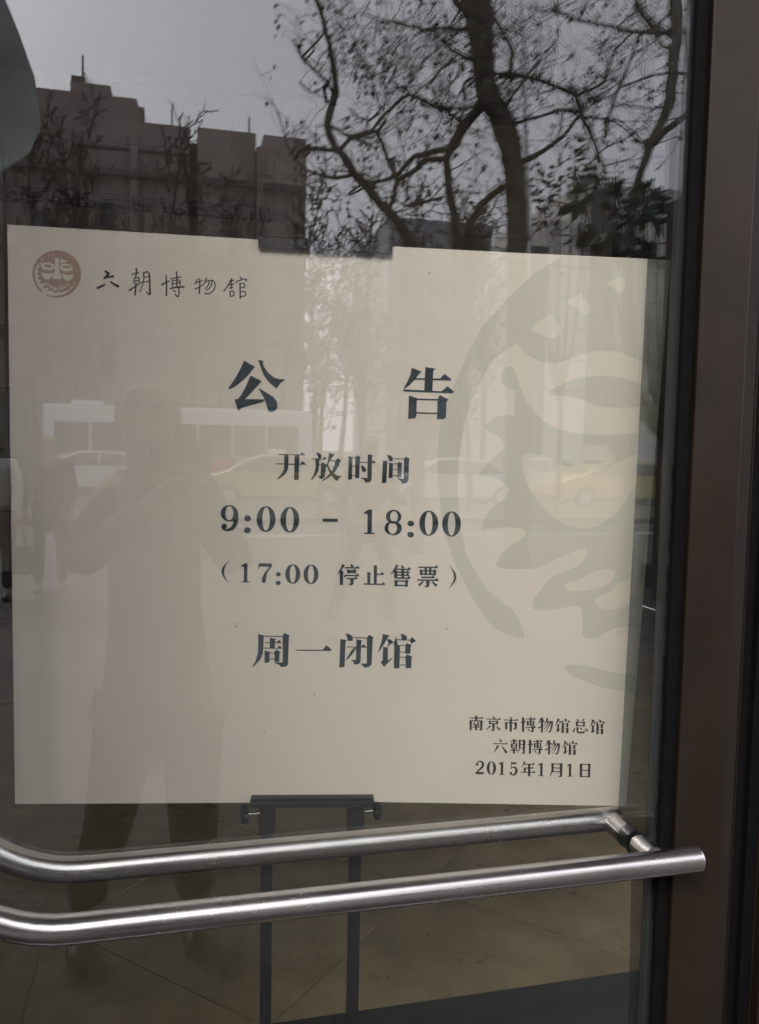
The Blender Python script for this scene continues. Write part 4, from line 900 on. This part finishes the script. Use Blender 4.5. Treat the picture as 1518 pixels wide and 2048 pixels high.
# ---------------------------------------------------------------- people
def mkskin(name, nodes, edges, m, parent, sub=1, root=0):
    bm = bmesh.new(); lay = bm.verts.layers.skin.verify(); vs = []
    for i, (p, r) in enumerate(nodes):
        v = bm.verts.new(flip(p)); v[lay].radius = r if isinstance(r, tuple) else (r, r); v[lay].use_root = (i == root); vs.append(v)
    for a, b in edges: bm.edges.new((vs[a], vs[b]))
    me = bpy.data.meshes.new(name); bm.to_mesh(me); bm.free(); o = bpy.data.objects.new(name, me); COL.objects.link(o)
    md = o.modifiers.new('skin', 'SKIN'); md.use_smooth_shade = True; s = o.modifiers.new('sub', 'SUBSURF'); s.levels = sub; s.render_levels = sub
    me.materials.append(MT[m]); o.parent = parent; o.matrix_parent_inverse = Matrix.Translation(-Vector(parent.location)); return o
def person(label, J, coat, trousers, coat_len, group=None, hairlong=False, k=1.0, fwd=-1):
    """J: joints in mirrored space (x, y out from the glass, z). fwd: -1 faces the glass."""
    base = (J['ankL']+J['ankR'])/2; t = thing('person', label, 'person', (base.x, -base.y, 0), group)
    nodes = [(J['pelvis'], (.13*k, .10*k)), (J['chest'], (.15*k, .11*k)), (J['neck'], .055*k), (J['head']-Vector((0, 0, .05)), (.070*k, .078*k)), (J['head']+Vector((0, 0, .04)), (.076*k, .088*k)), (J['head']+Vector((0, 0, .095)), .05*k)]
    ed = [(0, 1), (1, 2), (2, 3), (3, 4), (4, 5)]
    for s in 'LR':
        n0 = len(nodes)
        nodes += [(J['sh'+s], .055*k), (J['el'+s], .040*k), (J['wr'+s], .027*k)]; ed += [(1, n0), (n0, n0+1), (n0+1, n0+2)]
        dr = (J['wr'+s]-J['el'+s]).normalized(); sd_ = dr.cross(Vector((0, 0, 1))); sd_ = sd_.normalized() if sd_.length > .1 else Vector((1, 0, 0)); cur = sd_.cross(dr)
        pm = J['wr'+s]+dr*.05*k; nodes.append((pm, (.030*k, .018*k))); ed.append((n0+2, n0+3))
        for f_, (o_, ln) in enumerate(((-.028, .065), (-.010, .078), (.010, .073), (.027, .058))):
            b0 = len(nodes); q0 = pm+sd_*o_*k+dr*.03*k; nodes += [(q0, .0095*k), (q0+dr*ln*.6*k-cur*.008, .0085*k), (q0+dr*ln*.8*k-cur*.03*k, .007*k)]; ed += [(n0+3, b0), (b0, b0+1), (b0+1, b0+2)]
        b0 = len(nodes); q0 = pm-sd_*.035*k-dr*.02*k; nodes += [(q0, .011*k), (q0-sd_*.015*k+dr*.035*k, .009*k)]; ed += [(n0+3, b0), (b0, b0+1)]
        n1 = len(nodes); nodes += [(J['hip'+s], .085*k), (J['kn'+s], .055*k), (J['ank'+s], .036*k), (J['ank'+s]+Vector((0, fwd*.10, -.045)), .03*k)]; ed += [(0, n1), (n1, n1+1), (n1+1, n1+2), (n1+2, n1+3)]
    mkskin('body', nodes, ed, 'skin', t)
    # coat
    cn = [(J['pelvis']+Vector((0, 0, .05)), (.175*k, .135*k)), (J['chest'], (.185*k, .14*k)), (J['neck']-Vector((0, 0, .03)), .075*k)]; ce = [(0, 1), (1, 2)]
    if coat_len > 0: cn.append((J['pelvis']-Vector((0, 0, coat_len)), (.185*k, .145*k))); ce.append((0, 3))
    for s in 'LR':
        n0 = len(cn); cn += [(J['sh'+s], .072*k), (J['el'+s], .058*k), (J['wr'+s]-(J['wr'+s]-J['el'+s])*.08, .042*k)]; ce += [(1, n0), (n0, n0+1), (n0+1, n0+2)]
    mkskin('coat', cn, ce, coat, t)
    tn = [(J['pelvis']-Vector((0, 0, .02)), (.15*k, .12*k))]; te = []
    for s in 'LR':
        n0 = len(tn); tn += [(J['hip'+s], .10*k), (J['kn'+s], .070*k), (J['ank'+s]+Vector((0, 0, .02)), .055*k)]; te += [(0, n0), (n0, n0+1), (n0+1, n0+2)]
    mkskin('trousers', tn, te, trousers, t)
    for s in 'LR':
        a = J['ank'+s]; mkskin('shoe', [(a+Vector((0, -fwd*.04, -.04)), .042*k), (a+Vector((0, fwd*.06, -.045)), .040*k), (a+Vector((0, fwd*.15, -.052)), .032*k)], [(0, 1), (1, 2)], 'shoe', t)
    h = J['head']; hn = [(h+Vector((0, fwd*.01, .085)), (.094*k, .092*k)), (h+Vector((0, -fwd*.05, .0)), (.098*k, .070*k))]
    he = [(0, 1)]
    if hairlong: hn.append((h+Vector((0, -fwd*.06, -.14)), (.10*k, .05*k))); he.append((1, 2))
    mkskin('hair', hn, he, 'hair', t)
    g = G(); f = flip(h)
    g.ball(f+Vector((0, -fwd*.088*k, -.005)), .014, 1, 1.2, 1.5, 6, 4); g.make('nose', 'skin', t, smooth=True)
    for e in (-1, 1):
        G().ball(f+Vector((e*.030, -fwd*.078*k, .022)), .011, 1.3, .6, .8, 8, 5).make('eye', 'hair', t, smooth=True)
        G().ball(f+Vector((e*.078*k, 0, 0)), .02, .4, .8, 1.4, 8, 5).make('ear', 'skin', t, smooth=True)
    G().ball(f+Vector((0, -fwd*.078*k, -.045)), .018, 1.2, .5, .35, 8, 5).make('mouth', 'seal', t, smooth=True)
    return t
YP = 1.40
pj = lambda px, py, y=YP: onY(px, py, y)
J = dict(pelvis=pj(318,1370), chest=pj(305,1080), neck=pj(298,925), head=pj(296,830,YP-.02), shL=pj(215,985), elL=pj(150,1140,YP-.03), wrL=pj(312,1000,1.20), shR=pj(400,985), elR=pj(482,1140,YP-.03), wrR=pj(400,1000,1.20),
         hipL=pj(255,1450), knL=pj(215,1660,YP-.05), ankL=None, hipR=pj(385,1440), knR=pj(388,1690,YP-.05), ankR=None)
aL = onY(165, 1850, YP); aR = onY(390, 1850, YP); J['ankL'] = Vector((aL.x, YP, .09)); J['ankR'] = Vector((aR.x, YP, .09))
pt_ = person('person in a dark jacket holding up a phone, mirrored in the poster', J, 'coat_brown', 'denim', .14, hairlong=True, k=1.06)
ph = G().box((-.075, -1.155, 1.435), (.085, -1.145, 1.515), .004).make('phone', 'rubber'); ph['category'] = 'phone'; ph['label'] = 'black phone held up by the person in the dark jacket'
def walker(px, foot, y, Hh_, label, coat, tr, stride=.0, cl=.25, long=True, k=.95, group='pedestrians on the pavement', turn=0, fwd=-1, arm=0.0):
    b = onZ(px, foot); x0, y0 = b.x, b.y; Z = lambda z: z*Hh_/1.7
    v = lambda dx, dy, z: Vector((x0+dx, y0+dy, Z(z)))
    J = dict(pelvis=v(0,0,.95), chest=v(0,0,1.28), neck=v(0,0,1.45), head=v(0,0,1.57), shL=v(-.17,0,1.37), elL=v(-.23-arm,0,1.10), wrL=v(-.22,.08*fwd,.86), shR=v(.17,0,1.37), elR=v(.22+arm,0,1.10), wrR=v(.20,.08*fwd,.88),
             hipL=v(-.09,0,.88), hipR=v(.09,0,.88), knL=v(-.10-stride*.6,.02,.50), knR=v(.10+stride*.5,.02,.50), ankL=v(-.09-stride*1.4,0,.085), ankR=v(.09+stride*.6,0,.085))
    return person(label, J, coat, tr, cl, group, long, k, fwd), Vector((x0, -y0, 0))
w1, wp = walker(103, 1185, 0, 1.62, 'person in a long dark coat walking with shopping bags, mirrored at left', 'coat_black', 'coat_black', .02, .30)
w2, _ = walker(-8, 1200, 0, 1.62, 'person in a pale jacket at the left edge of the glass', 'coat_pale', 'denim', .03, .1)
w3, _ = walker(735, 1270, 0, 1.66, 'person in a grey jacket striding past, mirrored under the opening hours', 'coat_brown', 'denim', .16, .0, False, .9)
def bag(p, w_, h_, m, label):
    t = thing('shopping_bag', label, 'bag', p); g = G(); d = .09
    g.add([(p[0]-w_/2, p[1]-d, p[2]), (p[0]+w_/2, p[1]-d, p[2]), (p[0]+w_/2, p[1]+d, p[2]), (p[0]-w_/2, p[1]+d, p[2]), (p[0]-w_/2*1.05, p[1]-d*.7, p[2]+h_), (p[0]+w_/2*1.05, p[1]-d*.7, p[2]+h_), (p[0]+w_/2*1.05, p[1]+d*.7, p[2]+h_), (p[0]-w_/2*1.05, p[1]+d*.7, p[2]+h_)],
          [(0,3,2,1), (0,1,5,4), (1,2,6,5), (2,3,7,6), (3,0,4,7)]).make('sack', m, t)
    for s in (-1, 1):
        G().tube([(p[0]-w_*.3, p[1]+s*d*.6, p[2]+h_), (p[0]-w_*.1, p[1]+s*.02, p[2]+h_+.22), (p[0]+w_*.1, p[1]+s*.02, p[2]+h_+.22), (p[0]+w_*.3, p[1]+s*d*.6, p[2]+h_)], .006, 5).make('handle', 'brush_ink', t)
bag((wp.x-.27, wp.y+.08, .42), .24, .24, 'paper_bag', 'white shopping bag hanging at the left side of the person in the long coat')
bag((wp.x-.24, wp.y+.30, .24), .20, .26, 'coat_black', 'black shopping bag hanging below the white bag')
# ---------------------------------------------------------------- vehicles
def wheel(x, y, r, par, z=-.126):
    wt = smooth_angle; o = G().tube([(x, y-.11, z+r), (x, y-.09, z+r), (x, y+.09, z+r), (x, y+.11, z+r)], [r*.93, r, r, r*.93], 24).make('wheel', 'tyre', par); smooth_angle(o)
    for s in (-1, 1): G().tube([(x, y+s*.111, z+r), (x, y+s*.118, z+r)], [r*.62, r*.55], 16).make('rim', 'silver_paint', o if False else par)
def car(xc, y, paint, label, sgn=1, Lc=4.5, taxi=False, group='cars passing on the road'):
    t = thing('car', label, 'car', (xc, y, -.126), group); z0 = -.126
    prof = [(-2.25,.32),(-2.27,.62),(-2.15,.88),(-1.6,.96),(-.95,1.38),(-.5,1.46),(.45,1.45),(.95,1.30),(1.45,.98),(2.0,.86),(2.22,.68),(2.25,.34)]
    sc = Lc/4.5; W2 = .88; secs = []
    def ring_(yy, inset, top): return [Vector((xc+sgn*p[0]*sc*(1-.02*inset), y+yy, z0+(p[1]-(.03 if inset else 0)))) for p in prof]
    v = []; f = []; lay = [(-W2, 1), (-W2+.06, 0), (W2-.06, 0), (W2, 1)]
    for yy, ins in lay:
        for p in prof:
            taper = .12*max(0, (p[1]-.95)/.5); v.append(Vector((xc+sgn*p[0]*sc*(1-.015*ins), y+yy*(1-taper), z0+p[1]-.02*ins)))
    n = len(prof)
    for a in range(3):
        for i in range(n): f.append((a*n+i, a*n+(i+1) % n, (a+1)*n+(i+1) % n, (a+1)*n+i))
    f += [tuple(range(n)), tuple(range(3*n, 4*n))]
    o = ob('body', v, f, paint, t); smooth_angle(o, 35)
    for s in (-1, 1):
        yy = y+s*(W2*.905+.012)
        for (a, b, c, d) in (((-1.45,1.0),(-.92,1.34),(-.15,1.38),(-.15,1.0)), ((-.07,1.0),(-.07,1.38),(.50,1.37),(1.25,1.0))):
            pts = [Vector((xc+sgn*q_[0]*sc, y+s*(W2*(1-.12*max(0, (q_[1]-.95)/.5))+.006), z0+q_[1])) for q_ in (a, b, c, d)]
            G().prism(pts, (0, s*.006, 0)).make('window', 'car_glass', t)
        G().box((xc+sgn*.3, y+s*(W2+.002), z0+.82), (xc+sgn*.5, y+s*(W2+.02), z0+.85)).make('door_handle', 'chrome', t)
        G().ball((xc+sgn*2.14*sc, y+s*.62, z0+.68), .11, .7, 1.4, .6, 10, 6).make('headlight', 'lamp_glass', t, smooth=True)
        G().ball((xc-sgn*2.16*sc, y+s*.66, z0+.76), .10, .6, 1.3, .7, 10, 6).make('tail_light', 'red_paint', t, smooth=True)
        G().ball((xc+sgn*.95, y+s*(W2+.07), z0+1.0), .09, .8, .9, .6, 8, 6).make('mirror', paint, t, smooth=True)
        for wx in (-1.38, 1.38): wheel(xc+wx*sc, y+s*(W2-.08), .32, t)
    for (x0, z0_, x1, z1_) in ((.62, 1.42, 1.42, 1.0), (-.62, 1.44, -1.5, 1.0)):
        sgx = 1 if x0 > 0 else -1
        pts = [Vector((xc+sgn*x0*sc+sgn*sgx*.03, y-.66, z0+z0_+.012)), Vector((xc+sgn*x0*sc+sgn*sgx*.03, y+.66, z0+z0_+.012)), Vector((xc+sgn*x1*sc+sgn*sgx*.02, y+.74, z0+z1_+.02)), Vector((xc+sgn*x1*sc+sgn*sgx*.02, y-.74, z0+z1_+.02))]
        ob('windscreen', pts, [(0, 1, 2, 3)], 'car_glass', t)
    if taxi:
        G().box((xc-.25, y-.12, z0+1.46), (xc+.25, y+.12, z0+1.60), .03).make('roof_light', 'lamp_glass', t)
    return t
cx_ = lambda px, y: onY(px, 940, y).x
car(cx_(190, 26), -27.2, 'white_paint', 'white car mirrored left of the photographer', -1)
car(cx_(600, 26), -27, 'white_paint', 'white car mirrored under the left end of the title', 1)
car(cx_(585, 19), -22.4, 'yellow_paint', 'yellow taxi mirrored before the opening hours', -1, taxi=True)
car(cx_(985, 19), -22.5, 'silver_paint', 'silver car mirrored left of the large emblem', -1)
car(cx_(1120, 26), -27.4, 'white_paint', 'white van-like car mirrored across the large emblem', 1, 5.0)
car(cx_(1320, 20), -22.6, 'yellow_paint', 'yellow taxi mirrored at the right edge of the glass', -1, taxi=True)
bx0, bx1 = onY(85, 835, 30).x, onY(628, 835, 30).x; bzt = onY(300, 812, 30).z
bus = thing('bus', 'white and red city bus mirrored behind the photographer', 'bus', ((bx0+bx1)/2, -31.2, -.126))
G().box((bx0, -32.4, .25), (bx1, -30, 1.1), .08).make('lower_body', 'red_paint', bus)
G().box((bx0+.01, -32.38, 1.101), (bx1-.01, -30.02, bzt), .12).make('upper_body', 'white_paint', bus)
xx = bx0+.4
while xx < bx1-1.2:
    G().box((xx, -30.021, 1.2), (xx+1.15, -29.995, bzt-.62), .01).make('window', 'car_glass', bus); xx += 1.25
G().box((bx0-.012, -32.1, 1.2), (bx0+.0, -30.3, bzt-.5)).make('windscreen', 'car_glass', bus)
for a in (.9, 2.6): G().box((bx0+a, -32, bzt-.02), (bx0+a+1.1, -30.4, bzt+.16), .05).make('roof_unit', 'white_paint', bus)
for a in (2.0, bx1-bx0-2.4):
    for y in (-30.16, -32.24): wheel(bx0+a, y, .48, bus)
for y in (-30.4, -32): G().ball((bx0, y, .75), .14, .4, 1, 1, 10, 6).make('headlight', 'lamp_glass', bus, smooth=True)
# inside: slender ceiling tubes glimpsed at upper right
for (px, p0, p1, lb) in ((1284, -40, 255, 'thin steel hanging rod at the upper right behind the glass'), (1106, 200, 360, 'short thin steel hanging rod left of the longer one')):
    a, b = onY(px+3, p0, 3.2), onY(px-1, p1, 3.2); o = thing('hanging_rod', lb, 'rod', (a.x, 3.2, 4.9), 'steel rods hanging in the lobby')
    G().tube([(b.x, 3.2, 4.9), (b.x, 3.2, b.z)], .0045, 8).make('rod', 'chrome', o, smooth=True)
    G().ball((b.x, 3.2, 4.89), .03, 1, 1, .4, 10, 6).make('ceiling_rose', 'chrome', o, smooth=True)
